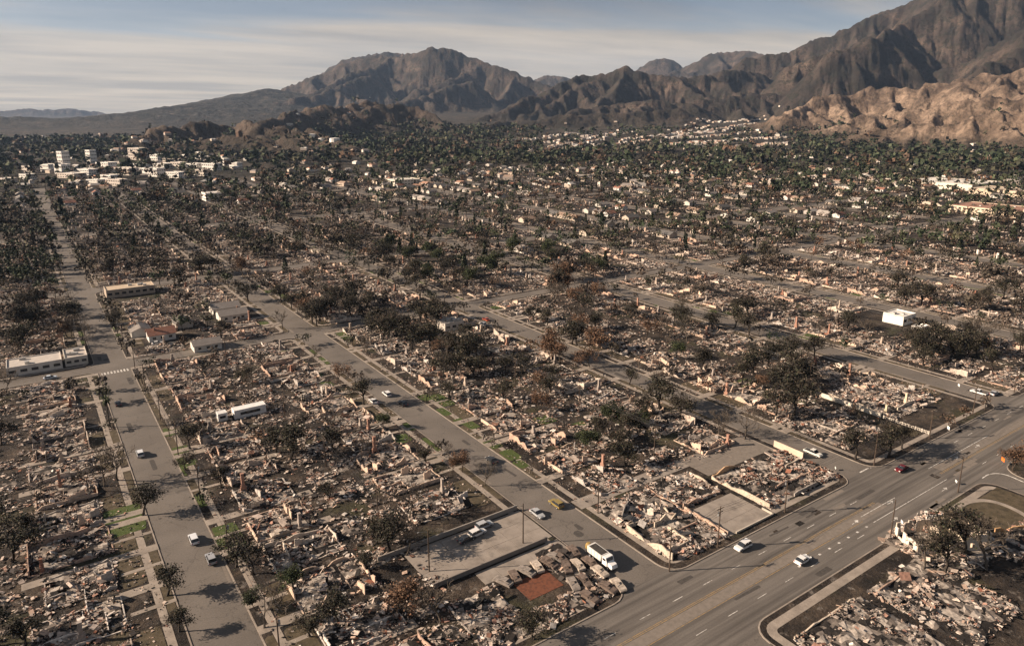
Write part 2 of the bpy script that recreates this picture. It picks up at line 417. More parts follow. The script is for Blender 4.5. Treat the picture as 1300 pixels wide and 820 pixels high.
# brown hills behind the white campus
ridge([(150, 192, 2000), (185, 176, 2050), (212, 166, 2100), (240, 160, 2150), (272, 157, 2200), (310, 158, 2200), (350, 161, 2100), (385, 167, 2000), (425, 177, 1880), (472, 192, 1760)], 0.62, 85, 0.26, 0.25)
ridge([(235, 176, 1960), (280, 172, 1960), (330, 174, 1900), (380, 181, 1820), (415, 190, 1740)], 0.6, 70, 0.26, 0.18)
ridge([(320, 156, 2450), (350, 148, 2600), (400, 140, 2700), (435, 133, 2800), (470, 128, 2900), (500, 127, 2900), (525, 135, 2900), (550, 150, 2800), (578, 166, 2600)], 0.65, 120, 0.28, 0.10)
ridge([(560, 172, 2700), (600, 164, 2900), (650, 152, 3100), (700, 148, 3200), (760, 146, 3300), (820, 142, 3400), (870, 140, 3500)], 0.65, 180, 0.28, 0.05)
# long wooded slope on the left
ridge([(-150, 158, 5200), (0, 149, 5200), (60, 149, 5200), (110, 149, 5200), (150, 143, 5300), (200, 137, 5400), (250, 131, 5600), (300, 124, 5900), (340, 113, 6300)], 0.16, 700, 0.10, 0.0, 1.0, 1.0)

NA, NR = 1000, 450
TH = np.linspace(R_(-43), R_(43), NA)
RR = 1500.0 * (13800.0 / 1500.0) ** (np.arange(NR) / (NR - 1))
tt, rr = np.meshgrid(TH, RR, indexing='ij')
fx_, fy_ = -math.sin(YAW), math.cos(YAW)          # view axis on the ground
rx_, ry_ = math.cos(YAW), math.sin(YAW)           # to the right of it
TX = rr * (np.cos(tt) * fx_ + np.sin(tt) * rx_)
TY = rr * (np.cos(tt) * fy_ + np.sin(tt) * ry_)
def base_height(x, y):
    r = np.hypot(x, y)
    t = np.arctan2(x * rx_ + y * ry_, x * fx_ + y * fy_)
    k = np.clip((t - R_(-22)) / R_(16), 0, 1)
    return 0.25 + np.clip(r - 1750, 0, None) * (0.006 + 0.024 * k) * np.clip((r - 1750) / 900, 0, 1)
base = base_height(TX, TY) + (fbm(TX / 260, TY / 260, 4, 5) - 0.45) * 10 * np.clip((rr - 1900) / 1200, 0, 1)
TZ = base.copy(); ZT = np.zeros_like(TZ); ZH = np.zeros_like(TZ); ZG = np.zeros_like(TZ)
WX = TX + (fbm(TX / 300, TY / 300, 4, 11) - 0.5) * 90 + (fbm(TX / 60, TY / 60, 3, 12) - 0.5) * 30
WY = TY + (fbm(TX / 300, TY / 300, 4, 21) - 0.5) * 90 + (fbm(TX / 60, TY / 60, 3, 22) - 0.5) * 30
rs = np.random.default_rng(21)
def seg(p0, p1, slope, tan, smooth):
    """raise a straight piece of ridge with even flanks"""
    global TZ
    ext = max(p0[2], p1[2]) / slope * 1.05 + 60
    mx, my = (p0[0] + p1[0]) / 2, (p0[1] + p1[1]) / 2
    rad = math.hypot(p1[0] - p0[0], p1[1] - p0[1]) / 2 + min(ext, 2600) + 120
    r0 = math.hypot(mx, my); t0 = math.atan2(mx * rx_ + my * ry_, mx * fx_ + my * fy_)
    j0 = np.searchsorted(RR, max(r0 - rad, 10)); j1 = np.searchsorted(RR, r0 + rad)
    da = math.asin(min(0.999, rad / r0)) if r0 > rad else 1.5
    i0 = np.searchsorted(TH, t0 - da); i1 = np.searchsorted(TH, t0 + da)
    if i1 <= i0 or j1 <= j0: return
    S = np.s_[i0:i1, j0:j1]
    x = WX[S]; y = WY[S]
    dx, dy = p1[0] - p0[0], p1[1] - p0[1]; l2 = dx * dx + dy * dy + 1e-6
    t = np.clip(((x - p0[0]) * dx + (y - p0[1]) * dy) / l2, 0, 1)
    d = np.hypot(x - p0[0] - t * dx, y - p0[1] - t * dy)
    zc = p0[2] + t * (p1[2] - p0[2])
    dd = np.maximum(np.sqrt(d * d + 6.0 ** 2) - 6.0, 0)
    h = zc - slope * dd
    cur = TZ[S]; up = h > cur
    cur[up] = h[up]
    ZT[S][up] = tan; ZH[S][up] = 1.0 - smooth; ZG[S][up] = smooth
for pts, slope, spur, grad, tan, wob, smooth, slen in RID:
    P = np.array([P3(*p) for p in pts])
    for a, b_ in zip(P[:-1], P[1:]): seg(a, b_, slope, tan, smooth)
    # spurs run down from the crest on both sides, with side spurs of their own
    L_ = np.r_[0, np.cumsum(np.hypot(*np.diff(P[:, :2], axis=0).T))]
    s = spur * 0.4; side = 1
    while s < L_[-1]:
        p = np.array([np.interp(s, L_, P[:, k]) for k in range(3)])
        k = min(np.searchsorted(L_, s), len(P) - 1); d = P[k, :2] - P[k - 1, :2]; d /= np.linalg.norm(d) + 1e-9
        nrm = np.array([-d[1], d[0]])
        for side in (1, -1):
            if rs.random() < 0.12: continue
            toward = np.dot(nrm * side, -p[:2]) > 0
            if not toward and rs.random() < 0.5: continue
            dirv = nrm * side + d * rs.normal(0, 0.35); dirv /= np.linalg.norm(dirv)
            bz = float(base_height(np.array([p[0]]), np.array([p[1]]))[0])
            drop = (p[2] - bz) * rs.uniform(0.55, 1.0)
            if drop < 12: continue
            gr = max(grad * rs.uniform(0.8, 1.25), drop / (spur * 4.6 + 300)); ln = drop / gr
            nseg = max(2, int(ln / (spur * 0.55))); q = p.copy(); q[2] -= 3 + 0.03 * drop
            for m in range(nseg):
                ang = rs.normal(0, 0.22); ca, sa = math.cos(ang), math.sin(ang)
                dirv = np.array([dirv[0] * ca - dirv[1] * sa, dirv[0] * sa + dirv[1] * ca])
                steep = gr * (1.25 - 0.5 * m / nseg) * rs.uniform(0.6, 1.4)
                q2 = np.array([q[0] + dirv[0] * ln / nseg, q[1] + dirv[1] * ln / nseg, q[2] - steep * ln / nseg])
                seg(q, q2, slope * rs.uniform(0.95, 1.2), tan, smooth)
                for ss in (1, -1):
                    if rs.random() < 0.85:
                        n2 = np.array([-dirv[1], dirv[0]]) * ss + dirv * rs.uniform(0.3, 0.9); n2 /= np.linalg.norm(n2)
                        l2 = (spur * 0.5) * rs.uniform(0.6, 1.2); g2 = slope * 0.72
                        st = q + (q2 - q) * rs.uniform(0.2, 0.8)
                        seg(st, np.array([st[0] + n2[0] * l2, st[1] + n2[1] * l2, st[2] - 2 - g2 * l2]), slope * 1.25, tan, smooth)
                q = q2
        s += spur * rs.uniform(0.7, 1.35)
rel = np.clip((TZ - base) / 60, 0, 1)
rg1 = fbm(WX / 210, WY / 210, 5, 31, True); rg2 = fbm(WX / 75, WY / 75, 4, 37, True)
TZ = TZ + rel * (1 - ZT) * (1 - .6 * ZG) * ((rg1 - 0.62) * 55 + (rg2 - 0.62) * 30) + rel * ZT * ((rg1 - .62) * 35 + (rg2 - 0.62) * 45) + rel * rs.normal(0, .8, TZ.shape)
# running water cuts gullies down every flank
dA = (RR * np.log(RR[1] / RR[0]))[None, :] * (RR * (TH[1] - TH[0]))[None, :] * np.ones((NA, 1))
idx = np.arange(NA * NR).reshape(NA, NR)
for it in range(9):
    Zp = np.pad(TZ, 1, mode='edge'); best = np.zeros_like(TZ); rec = idx.copy(); dxr = np.ones_like(TZ)
    for di in (-1, 0, 1):
        for dj in (-1, 0, 1):
            if di == 0 and dj == 0: continue
            dd_ = np.hypot(di * rr * (TH[1] - TH[0]), dj * rr * math.log(RR[1] / RR[0]))
            sl_ = (TZ - Zp[1 + di:1 + di + NA, 1 + dj:1 + dj + NR]) / dd_
            ii_ = np.clip(np.arange(NA) + di, 0, NA - 1)[:, None]; jj_ = np.clip(np.arange(NR) + dj, 0, NR - 1)[None, :]
            up = sl_ > best
            best = np.where(up, sl_, best); rec = np.where(up, ii_ * NR + jj_, rec); dxr = np.where(up, dd_, dxr)
    order = np.argsort(-TZ.ravel()).tolist(); rc = rec.ravel().tolist(); ar = dA.ravel().tolist()
    for i in order:
        j = rc[i]
        if j != i: ar[j] += ar[i]
    Fk = (0.021 * np.sqrt(np.minimum(np.array(ar), 4e5)) / dxr.ravel() * rel.ravel() * (1 - .75 * ZG.ravel())).tolist()
    hz_ = TZ.ravel().tolist()
    for i in reversed(order):
        j = rc[i]
        if j != i and Fk[i] > 1e-4: hz_[i] = (hz_[i] + Fk[i] * hz_[j]) / (1 + Fk[i])
    TZ = np.array(hz_).reshape(NA, NR)
    TZ[1:-1, 1:-1] = 0.94 * TZ[1:-1, 1:-1] + 0.015 * (TZ[2:, 1:-1] + TZ[:-2, 1:-1] + TZ[1:-1, 2:] + TZ[1:-1, :-2])
TZ = TZ + rel * (1 - .7 * ZG) * ((fbm(WX / 65, WY / 65, 4, 43, True) - .62) * (26 + 8 * ZT) + (fbm(TX / 22, TY / 22, 3, 41) - 0.5) * 7)
TZ = np.maximum(TZ, base)
for _ in range(0):
    TZ[1:-1, 1:-1] = 0.6 * TZ[1:-1, 1:-1] + 0.1 * (TZ[2:, 1:-1] + TZ[:-2, 1:-1] + TZ[1:-1, 2:] + TZ[1:-1, :-2])
# outer rim falls to the plain
def terrain_z(x, y):
    r = math.hypot(x, y); t = math.atan2(x * rx_ + y * ry_, x * fx_ + y * fy_)
    if r < RR[0] or r > RR[-1] or t < TH[0] or t > TH[-1]: return 0.0
    i = (t - TH[0]) / (TH[1] - TH[0]); j = math.log(r / 1500.0) / math.log(13800.0 / 1500.0) * (NR - 1)
    i0 = min(int(i), NA - 2); j0 = min(int(j), NR - 2); a, c = i - i0, j - j0
    return float(TZ[i0, j0] * (1 - a) * (1 - c) + TZ[i0 + 1, j0] * a * (1 - c) + TZ[i0, j0 + 1] * (1 - a) * c + TZ[i0 + 1, j0 + 1] * a * c)
def terrain_zone(x, y):
    r = math.hypot(x, y); t = math.atan2(x * rx_ + y * ry_, x * fx_ + y * fy_)
    i = int((t - TH[0]) / (TH[1] - TH[0])); j = int(math.log(max(r, 1501) / 1500.0) / math.log(13800.0 / 1500.0) * (NR - 1))
    i = min(max(i, 0), NA - 1); j = min(max(j, 0), NR - 1)
    return ZH[i, j] * rel[i, j], ZT[i, j], ZG[i, j] * rel[i, j]
me = bpy.data.meshes.new('mountains')
ii, jj = np.meshgrid(np.arange(NA - 1), np.arange(NR - 1), indexing='ij')
q = np.stack([ii * NR + jj, (ii + 1) * NR + jj, (ii + 1) * NR + jj + 1, ii * NR + jj + 1], -1).reshape(-1, 4)[:, ::-1]
vv = np.stack([TX, TY, TZ], -1).reshape(-1, 3)
me.vertices.add(len(vv)); me.vertices.foreach_set('co', vv.astype(np.float32).ravel())
me.loops.add(q.size); me.loops.foreach_set('vertex_index', q.astype(np.int32).ravel())
me.polygons.add(len(q)); me.polygons.foreach_set('loop_start', (np.arange(len(q)) * 4).astype(np.int32))
me.polygons.foreach_set('loop_total', np.full(len(q), 4, np.int32)); me.polygons.foreach_set('use_smooth', np.ones(len(q), bool))
a = me.attributes.new('zone', 'FLOAT_COLOR', 'POINT')
zc = np.stack([ZH * rel, ZT * np.clip(rel * 1.5, 0, 1), ZG * rel, np.ones_like(ZH)], -1)
a.data.foreach_set('color', zc.astype(np.float32).ravel())
me.update(); me.validate(); me.materials.append(MATS['terrain'])
tag(link('mountains', me), 'brown burnt mountain ranges and tan foothills behind the town', 'mountains', kind='structure')

# ------------------------------------------------------------------ ground, streets, blocks
EXT = 16000.0
tag(MB().raw([[-EXT, -EXT, 0], [EXT, -EXT, 0], [EXT, EXT, 0], [-EXT, EXT, 0]], [[0, 1, 2, 3]], (.1, .1, .1)).build('ground', 'terrain'),
    'open ground reaching to the horizon', 'ground', kind='structure')
SX = [(15.5, 27.0), (96.0, 108.0), (182.0, 192.5)] + [(274 + 91 * k, 286 + 91 * k) for k in range(11)]
CYR = [(73.0, 93.5), (313.5, 321.5), (463, 474), (690, 702), (920, 932)]
XW = -62.0
SNAME = ['first', 'second', 'third', 'fourth', 'fifth', 'sixth', 'seventh', 'eighth', 'ninth', 'tenth', 'eleventh', 'twelfth', 'thirteenth', 'fourteenth']
def sheet(name, x0, x1, y0, y1, z, mat, label=None, cat=None, parent=None, kind='structure', th=0.0):
    m = MB()
    if th: m.b2(x0, x1, y0, y1, z - th, z, (.3, .3, .3))
    else: m.raw([[x0, y0, z], [x1, y0, z], [x1, y1, z], [x0, y1, z]], [[0, 1, 2, 3]], (.3, .3, .3))
    o = m.build(name, mat, parent)
    if parent is None: tag(o, label, cat, kind=kind)
    return o
for i, (x0, x1) in enumerate(SX):
    sheet('street', x0 - 1, x1 + 1, -60 if i < 3 else 60, 1180, 0.02, 'asphalt', f'{SNAME[i]} long asphalt street counted from the left of the photo', 'street')
BLV = sheet('boulevard', -300, 1400, CYR[0][0] - 2, CYR[0][1] + 2, 0.026, 'boulevard_asphalt', 'wide asphalt boulevard with turn lanes at the lower right', 'road')
for j, (y0, y1) in enumerate(CYR[1:]):
    sheet('cross_street', -120, 1300, y0 - 1, y1 + 1, 0.023, 'asphalt', f'{ORD[j]} cross street beyond the boulevard', 'street')

def rrect(x0, x1, y0, y1, r, n=5):
    p = []
    for cx, cy, a0 in ((x1 - r, y0 + r, -90), (x1 - r, y1 - r, 0), (x0 + r, y1 - r, 90), (x0 + r, y0 + r, 180)):
        for k in range(n + 1):
            a = R_(a0 + 90 * k / n); p.append((cx + r * math.cos(a), cy + r * math.sin(a)))
    return p
def ring(x0, x1, y0, y1, r, i0, i1, za, zb, col=(.3, .3, .3)):
    A = np.array(rrect(x0 + i0, x1 - i0, y0 + i0, y1 - i0, max(r - i0, 0.6))); B = np.array(rrect(x0 + i1, x1 - i1, y0 + i1, y1 - i1, max(r - i1, 0.5)))
    n = len(A)
    v = np.vstack([np.c_[A, np.full(n, za)], np.c_[A, np.full(n, zb)], np.c_[B, np.full(n, zb)], np.c_[B, np.full(n, za)]])
    f = []
    for k in range(n):
        m = (k + 1) % n
        f += [[k, m, n + m, n + k], [n + k, n + m, 2 * n + m, 2 * n + k], [2 * n + k, 2 * n + m, 3 * n + m, 3 * n + k]]
    return MB().raw(v, f, col)
XE = [(XW, SX[0][0])] + [(SX[i][1], SX[i + 1][0]) for i in range(len(SX) - 1)]
YE = [(CYR[j][1], CYR[j + 1][0]) for j in range(len(CYR) - 1)] + [(CYR[-1][1], 1150)]
BLOCKZ = 0.14
def blk_name(bi):
    return 'left of the first street' if bi == 0 else f'between {SNAME[bi-1]} and {SNAME[bi]} streets'
ROWN = ['next to the boulevard', 'past the first cross street', 'past the second cross street', 'past the third cross street', 'past the fourth cross street']
for bi, (x0, x1) in enumerate(XE):
    for bj, (y0, y1) in enumerate(YE):
        if not any(inview(x, y, 120) for x in np.linspace(x0, x1, 4) for y in np.linspace(y0, y1, 6)): continue
        blk = tag(MB().poly(rrect(x0 + 0.28, x1 - 0.28, y0 + 0.28, y1 - 0.28, 5.0), -0.2, BLOCKZ, (.1, .1, .1)).build('block_ground', 'burnt_soil'),
            f'burnt block of ground {blk_name(bi)} {ROWN[bj]}', 'ground', kind='structure')
        if math.hypot((x0 + x1) / 2, y0) < 900:
            ring(x0, x1, y0, y1, 5.0, 0.0, 0.30, 0.0, BLOCKZ + 0.02).build('kerb', 'concrete', blk)
            ring(x0, x1, y0, y1, 5.0, 2.3, 3.9, BLOCKZ - 0.05, BLOCKZ + 0.035).build('sidewalk', 'concrete', blk)
# ground south of the boulevard
south = tag(MB().poly(rrect(-62, 14, -80, 72.9, 5), -0.2, BLOCKZ, (.1, .1, .1)).build('block_ground', 'burnt_soil'), 'burnt ground south of the boulevard at the far left', 'ground', kind='structure')
south2 = tag(MB().poly(rrect(108, 212, -80, 72.9, 5), -0.2, BLOCKZ, (.1, .1, .1)).build('block_ground', 'burnt_soil'), 'burnt ground south of the boulevard below the turn lanes', 'ground', kind='structure')
ring(108, 212, -80, 73.2, 5, 0, 0.3, 0, BLOCKZ + 0.02).build('kerb', 'concrete', south2)
ring(108, 212, -80, 73.2, 5, 1.6, 3.6, BLOCKZ - 0.05, BLOCKZ + 0.035).build('sidewalk', 'concrete', south2)
south3 = tag(MB().poly(rrect(222, 330, -80, 72.9, 6), -0.2, BLOCKZ, (.1, .1, .1)).build('block_ground', 'burnt_soil'), 'burnt ground south of the boulevard at the right edge', 'ground', kind='structure')
ring(222, 330, -80, 73.2, 6, 0, 0.3, 0, BLOCKZ + 0.02).build('kerb', 'concrete', south3)
sheet('side_street', 211, 223, -60, 72, 0.02, 'asphalt', 'short side street entering the boulevard from below at the right', 'street')

# boulevard paint
b = NB('sealed_asphalt'); b.done(b.ramp(b.noise(1.5, 5), (0.3, (0.045, 0.041, 0.038)), (0.7, (0.075, 0.067, 0.06))), 0.9)
b = NB('dusty_asphalt'); b.done(b.ramp(b.noise(0.9, 6, 0.7), (0.3, (0.13, 0.113, 0.097)), (0.7, (0.20, 0.172, 0.146))), 0.95)
ZP = 0.034
def mark(x0, x1, y0, y1, mat='paint_white', name='lane_line', z=ZP):
    return sheet(name, x0, x1, y0, y1, z, mat, parent=BLV)
mark(40, 175, 84.0, 84.14, 'paint_yellow'); mark(40, 175, 84.4, 84.54, 'paint_yellow')
mark(206, 420, 81.6, 81.74, 'paint_yellow'); mark(206, 420, 82.0, 82.14, 'paint_yellow')
mark(40, 164, 81.0, 81.14, 'paint_yellow')
sheet('median_strip', 40, 176, 81.3, 83.8, 0.030, 'dusty_asphalt', parent=BLV)
sheet('median_strip', 208, 420, 82.4, 85.0, 0.030, 'dusty_asphalt', parent=BLV)
mark(165.5, 182, 82.4, 82.56); mark(165.7, 204, 79.2, 79.36); mark(206, 244, 85.2, 85.36)
for k in range(14): mark(44 + k * 9.6, 47 + k * 9.6, 87.2, 87.34)
for k in range(12): mark(50 + k * 9.6, 53 + k * 9.6, 77.6, 77.74)
for k in range(10): mark(222 + k * 9.6, 225 + k * 9.6, 77.6, 77.74)
for k in range(9): mark(230 + k * 9.6, 233 + k * 9.6, 89.0, 89.14)
for k in range(8): mark(134 + k * 4, 134.7 + k * 4, 79.0, 79.5, name='lane_dot')
def arrow(x, y, s=1):
    m = MB().raw([[x, y - .08, ZP], [x + 2.0 * s, y - .08, ZP], [x + 2.0 * s, y + .08, ZP], [x, y + .08, ZP]], [[0, 1, 2, 3]], (1, 1, 1))
    m.raw([[x + 1.9 * s, y - .5, ZP + .002], [x + 3.1 * s, y + .2, ZP + .002], [x + 1.9 * s, y + .7, ZP + .002], [x + 1.9 * s, y + .2, ZP + .002]], [[0, 1, 2, 3]], (1, 1, 1))
    m.build('turn_arrow', 'paint_white', BLV)
for x, y in ((170, 76.9), (196, 76.9), (160.5, 81.9), (177, 81.8), (218, 83.8), (232, 83.8)): arrow(x, y)
for x, y, a, c in ((150, 89.6, 2.4, 1.5), (158, 90.2, 2.6, 1.6), (142, 90.7, 1.6, 1.2), (212, 79.6, 2.0, 1.6), (226, 83.3, 2.6, .8), (203, 82, 1.8, 2.4)):
    sheet('asphalt_patch', x - a / 2, x + a / 2, y - c / 2, y + c / 2, 0.032, 'burnt_soil', parent=BLV)
for k in range(9): sheet('crosswalk_bar', SX[0][0] + .8 + k * 1.15, SX[0][0] + 1.4 + k * 1.15, 308.3, 311.2, 0.030, 'paint_white', parent=BLV)
pr_ = np.random.default_rng(91)
def patch(x, y, a, c, mat, z):
    p = rrect(x - a / 2, x + a / 2, y - c / 2, y + c / 2, min(a, c) * .3, 2); p = [(q[0] + pr_.normal(0, .1), q[1] + pr_.normal(0, .1)) for q in p]
    m = MB(); n = len(p); v = [(q[0], q[1], z) for q in p]
    m.raw(v, [[0, k, k + 1, k + 2 if k + 2 < n else k + 1] for k in range(1, n - 1, 2)], (.1, .1, .1)).build('asphalt_patch', mat, BLV)
for k in range(64):
    i = int(pr_.integers(0, 4)); x0, x1 = SX[i]; y = pr_.uniform(100, 430)
    if not inview((x0 + x1) / 2, y, 0): continue
    if pr_.random() < .55: patch(pr_.uniform(x0 + 1.5, x1 - 1.5), y, pr_.uniform(.8, 2.4), pr_.uniform(1.5, 9), 'sealed_asphalt', .032)
    else: patch(x0 + .7 if pr_.random() < .5 else x1 - .7, y, pr_.uniform(.6, 1.3), pr_.uniform(3, 14), 'dusty_asphalt', .034)
for k in range(26): patch(pr_.uniform(105, 290), pr_.choice([75.2, 79.8, 87.9, 90.6, 92.5]) + pr_.normal(0, .4), pr_.uniform(2, 14), pr_.uniform(.5, 1.4), pr_.choice(['sealed_asphalt', 'dusty_asphalt']), .0325)
mark(192.6, 193.0, 95, 95.2)
sheet('stop_line', 187.5, 192.2, 95.2, 95.6, 0.034, 'paint_white', parent=BLV)

# ------------------------------------------------------------------ ruined houses
PALE = [(.50, .41, .345), (.62, .56, .50), (.33, .275, .235), (.25, .215, .19), (.22, .095, .060), (.13, .07, .05), (.018, .016, .014), (.42, .305, .235), (.35, .205, .155), (.085, .072, .063)]
PW = [4.2, 2.0, 3.0, 2.4, 0.6, 1.0, 4.6, 2.8, 1.5, 2.8]
def ash_bed(m, x0, x1, y0, y1, hgt, seed, step=0.85, skirt=True):
    nx = max(3, int((x1 - x0) / step)); ny = max(3, int((y1 - y0) / step))
    gx, gy = np.meshgrid(np.linspace(x0, x1, nx), np.linspace(y0, y1, ny), indexing='ij')
    r = np.random.default_rng(seed)
    gx = gx + r.normal(0, step * .15, gx.shape); gy = gy + r.normal(0, step * .15, gx.shape)
    z = (fbm(gx * .35 + seed * 7, gy * .35, 3, seed) - .30) * hgt * 1.7 + r.random(gx.shape) * hgt * .35
    ex = np.minimum(np.minimum(gx - x0, x1 - gx), np.minimum(gy - y0, y1 - gy))
    z = np.where(ex < step * .5, -0.15, z)
    v = np.stack([gx, gy, z], -1).reshape(-1, 3)
    i, j = np.meshgrid(np.arange(nx - 1), np.arange(ny - 1), indexing='ij')
    f = np.stack([i * ny + j, (i + 1) * ny + j, (i + 1) * ny + j + 1, i * ny + j + 1], -1).reshape(-1, 4)
    pc = fbm(gx[:-1, :-1] * .45 + 31 * seed, gy[:-1, :-1] * .45, 3, seed + 9).reshape(-1)
    c = np.where((pc > .58)[:, None], np.array([.36, .315, .27]), np.where((pc > .46)[:, None], np.array([.165, .14, .12]), np.array([.022, .019, .017])))
    c = c * (0.75 + r.random((len(f), 1)) * .5)
    m.raw(v, f, c)
def shards(m, n, x0, x1, y0, y1, zmax, r, smin=.22, smax=1.9, tilt=.55, wts=PW):
    L1 = smin + (smax - smin) * r.random(n) ** 2.4
    kind = r.random(n)
    W1 = np.where(kind < .45, L1 * (0.08 + .22 * r.random(n)), L1 * (.4 + .6 * r.random(n)))
    T1 = .04 + .22 * r.random(n) ** 2
    px = x0 + (x1 - x0) * r.random(n * 3); py = y0 + (y1 - y0) * r.random(n * 3); sd = int(r.integers(1000))
    dens_ = fbm(px * .28 + sd, py * .28, 3, sd)
    keep = np.argsort(-(dens_ + r.random(n * 3) * .34))[:n]; r.shuffle(keep)
    px, py, dn_ = px[keep], py[keep], dens_[keep]
    cen = np.c_[px, py, .05 + zmax * r.random(n) ** 1.6 * np.clip((dn_ - .25) * 3.0, .3, 1.35)]
    m.boxes(cen, np.c_[L1, np.maximum(W1, .07), T1], rots(n, tilt, r), palette(n, PALE, wts, r))
def wallrun(m, path, hmin, hmax, r, col, th=.2, step=1.2):
    """one unbroken broken-topped wall along a path"""
    pts = []
    for (xa, ya), (xb, yb) in zip(path[:-1], path[1:]):
        n = max(1, int(math.hypot(xb - xa, yb - ya) / step))
        pts += [(xa + (xb - xa) * k / n, ya + (yb - ya) * k / n) for k in range(n)]
    pts = np.array(pts + [path[-1]], float); n = len(pts)
    h = np.empty(n); h[0] = hmin + (hmax - hmin) * r.random()
    for k in range(1, n):
        h[k] = np.clip(h[k - 1] + r.normal(0, (hmax - hmin) * .35), hmin, hmax)
        if r.random() < .16: h[k] = .06
    d = np.gradient(pts, axis=0); d /= np.linalg.norm(d, axis=1)[:, None]; nr = np.c_[-d[:, 1], d[:, 0]] * th / 2
    v = np.vstack([np.c_[pts - nr, np.full(n, -.1)], np.c_[pts + nr, np.full(n, -.1)], np.c_[pts - nr, h], np.c_[pts + nr, h]])
    f = []; c = []
    for k in range(n - 1):
        f += [[k, k + 1, 2 * n + k + 1, 2 * n + k], [n + k + 1, n + k, 3 * n + k, 3 * n + k + 1], [2 * n + k, 2 * n + k + 1, 3 * n + k + 1, 3 * n + k]]
        c += [np.array(col) * r.uniform(.8, 1.1)] * 3
    f += [[0, 2 * n, 3 * n, n], [n - 1, 2 * n - 1, 4 * n - 1, 3 * n - 1]]; c += [np.array(col)] * 2
    return m.raw(v, f, np.array(c))
def chimney(r):
    m = MB(); c = np.array([(.26, .13, .09), (.40, .33, .27), (.33, .19, .14), (.30, .26, .23)][r.integers(4)])
    h = r.uniform(3.0, 5.2)
    m.box((0, 0, .75), (1.5, .85, 1.6), c * .95); m.box((0, 0, 1.75), (1.15, .75, .5), c)
    m.box((0, 0, 2 + (h - 2) / 2), (.78, .62, h - 2 + .02), c * 1.02); m.box((0, 0, h + .06), (.95, .78, .14), c * 1.1)
    m.box((.0, -.44, .45), (.7, .06, .7), (.03, .025, .02))
    return m
RUIN = []
WC = [(.58, .50, .42), (.64, .58, .52), (.48, .40, .335), (.46, .32, .245), (.55, .42, .325), (.42, .385, .35)]
for k in range(14):
    r = np.random.default_rng(100 + k)
    hw = r.uniform(5.0, 6.3); hx0, hx1 = r.uniform(.0, 1.5), r.uniform(14, 18)       # house; x runs away from the street
    m = MB()
    ash_bed(m, hx0, hx1, -hw, hw, .55, k + 1)
    shards(m, 950, hx0 - .5, hx1 + .5, -hw - .3, hw + .3, .6, r, .14, 1.1, .5)
    shards(m, 46, hx0, hx1, -hw, hw, 1.2, r, .7, 2.4, .9)
    for q in range(int(r.integers(2, 5))):                                         # bare floor pads
        m.box((r.uniform(hx0 + 1, hx1 - 1), r.uniform(-hw + 1, hw - 1), r.uniform(.12, .3)), (r.uniform(1.5, 4), r.uniform(1.5, 3.4), .16), np.array((.36, .315, .27)) * r.uniform(.8, 1.15), 0, r.normal(0, .03), r.normal(0, .03))
    gy = hw * r.choice([-.45, .45]); gx = r.uniform(21, 24)                        # garage
    ash_bed(m, gx - 3.2, gx + 3.4, gy - 3.2, gy + 3.2, .45, k + 50)
    shards(m, 190, gx - 3.4, gx + 3.4, gy - 3.2, gy + 3.2, .7, r, .16, 1.4)
    shards(m, 420, hx0 - 1, 31, -7.5, 7.5, .3, r, .14, 1.3, .4)
    shards(m, 70, hx0 - 7.5, hx0, -7.4, 7.4, .12, r, .1, .7, .3)
    shards(m, 14, hx0, hx1, -hw, hw, 1.0, r, .8, 1.6, 1.5, wts=[1, 6, 1, 1, 0, 2, 1, 1, 0, 0])
    rub = m.mesh('rubble', 'debris')
    col = WC[r.integers(len(WC))]; hm = r.choice([.7, 1.1, 1.6, 2.4])
    fnd = [wallrun(MB(), [(hx0, hw), (hx0, -hw), (hx1, -hw)], .2, hm, r, col, .24).mesh('outer_wall', 'masonry'),
           wallrun(MB(), [(hx1, -hw + .5), (hx1, hw), (hx0 + .5, hw)], .2, hm, r, col, .24).mesh('outer_wall', 'masonry')]
    t = r.uniform(.3, .7); x = hx0 + (hx1 - hx0) * t; yy = hw * r.uniform(-.5, .5)
    fnd.append(wallrun(MB(), [(x, -hw + .4), (x, yy), (hx1 - .4, yy)], .15, .9, r, col, .17).mesh('inner_wall', 'masonry'))
    ch = chimney(r).mesh('chimney', 'masonry')
    wm_ = MB(); hh = r.uniform(1.6, 2.8)
    n_ = r.integers(2, 5)
    for q in range(n_): wm_.box((q * 1.1 - n_ * .5, 0, (hh - q * .35) / 2), (1.12, .2, hh - q * .35), np.array(col) * r.uniform(.9, 1.1))
    wm_.box((-n_ * .5 - .4, .0, hh + .0), (.3, .26, .25), col)
    wfr = wm_.mesh('wall_fragment', 'masonry')
    ht = MB(); ht.tube([[0, 0, 0], [0, 0, 1.45], [0, 0, 1.55]], [.27, .27, .12], (.42, .40, .38), 8)
    htr = ht.mesh('water_heater', 'metalwork')
    RUIN.append((rub, fnd, ch, wfr, htr, hw, hx0, hx1))
LAWN, DRYL, DRIVE = [], [], []
TREES = []                          # (x, y, kind, height, where)
used = []                           # areas taken by special things: x0 x1 y0 y1
used += [(60, 96, 94, 137), (108, 182, 93, 132), (192, 274, 93, 112), (27, 60, 438, 463), (-30, 15.5, 324, 345),
         (336, 366, 155, 180), (0, 15, 320, 345)]
INTACT = []                         # lots that still carry a house
def free(x, y, m=0):
    return not any(a - m < x < b_ + m and c - m < y < d + m for a, b_, c, d in used)
lots = []
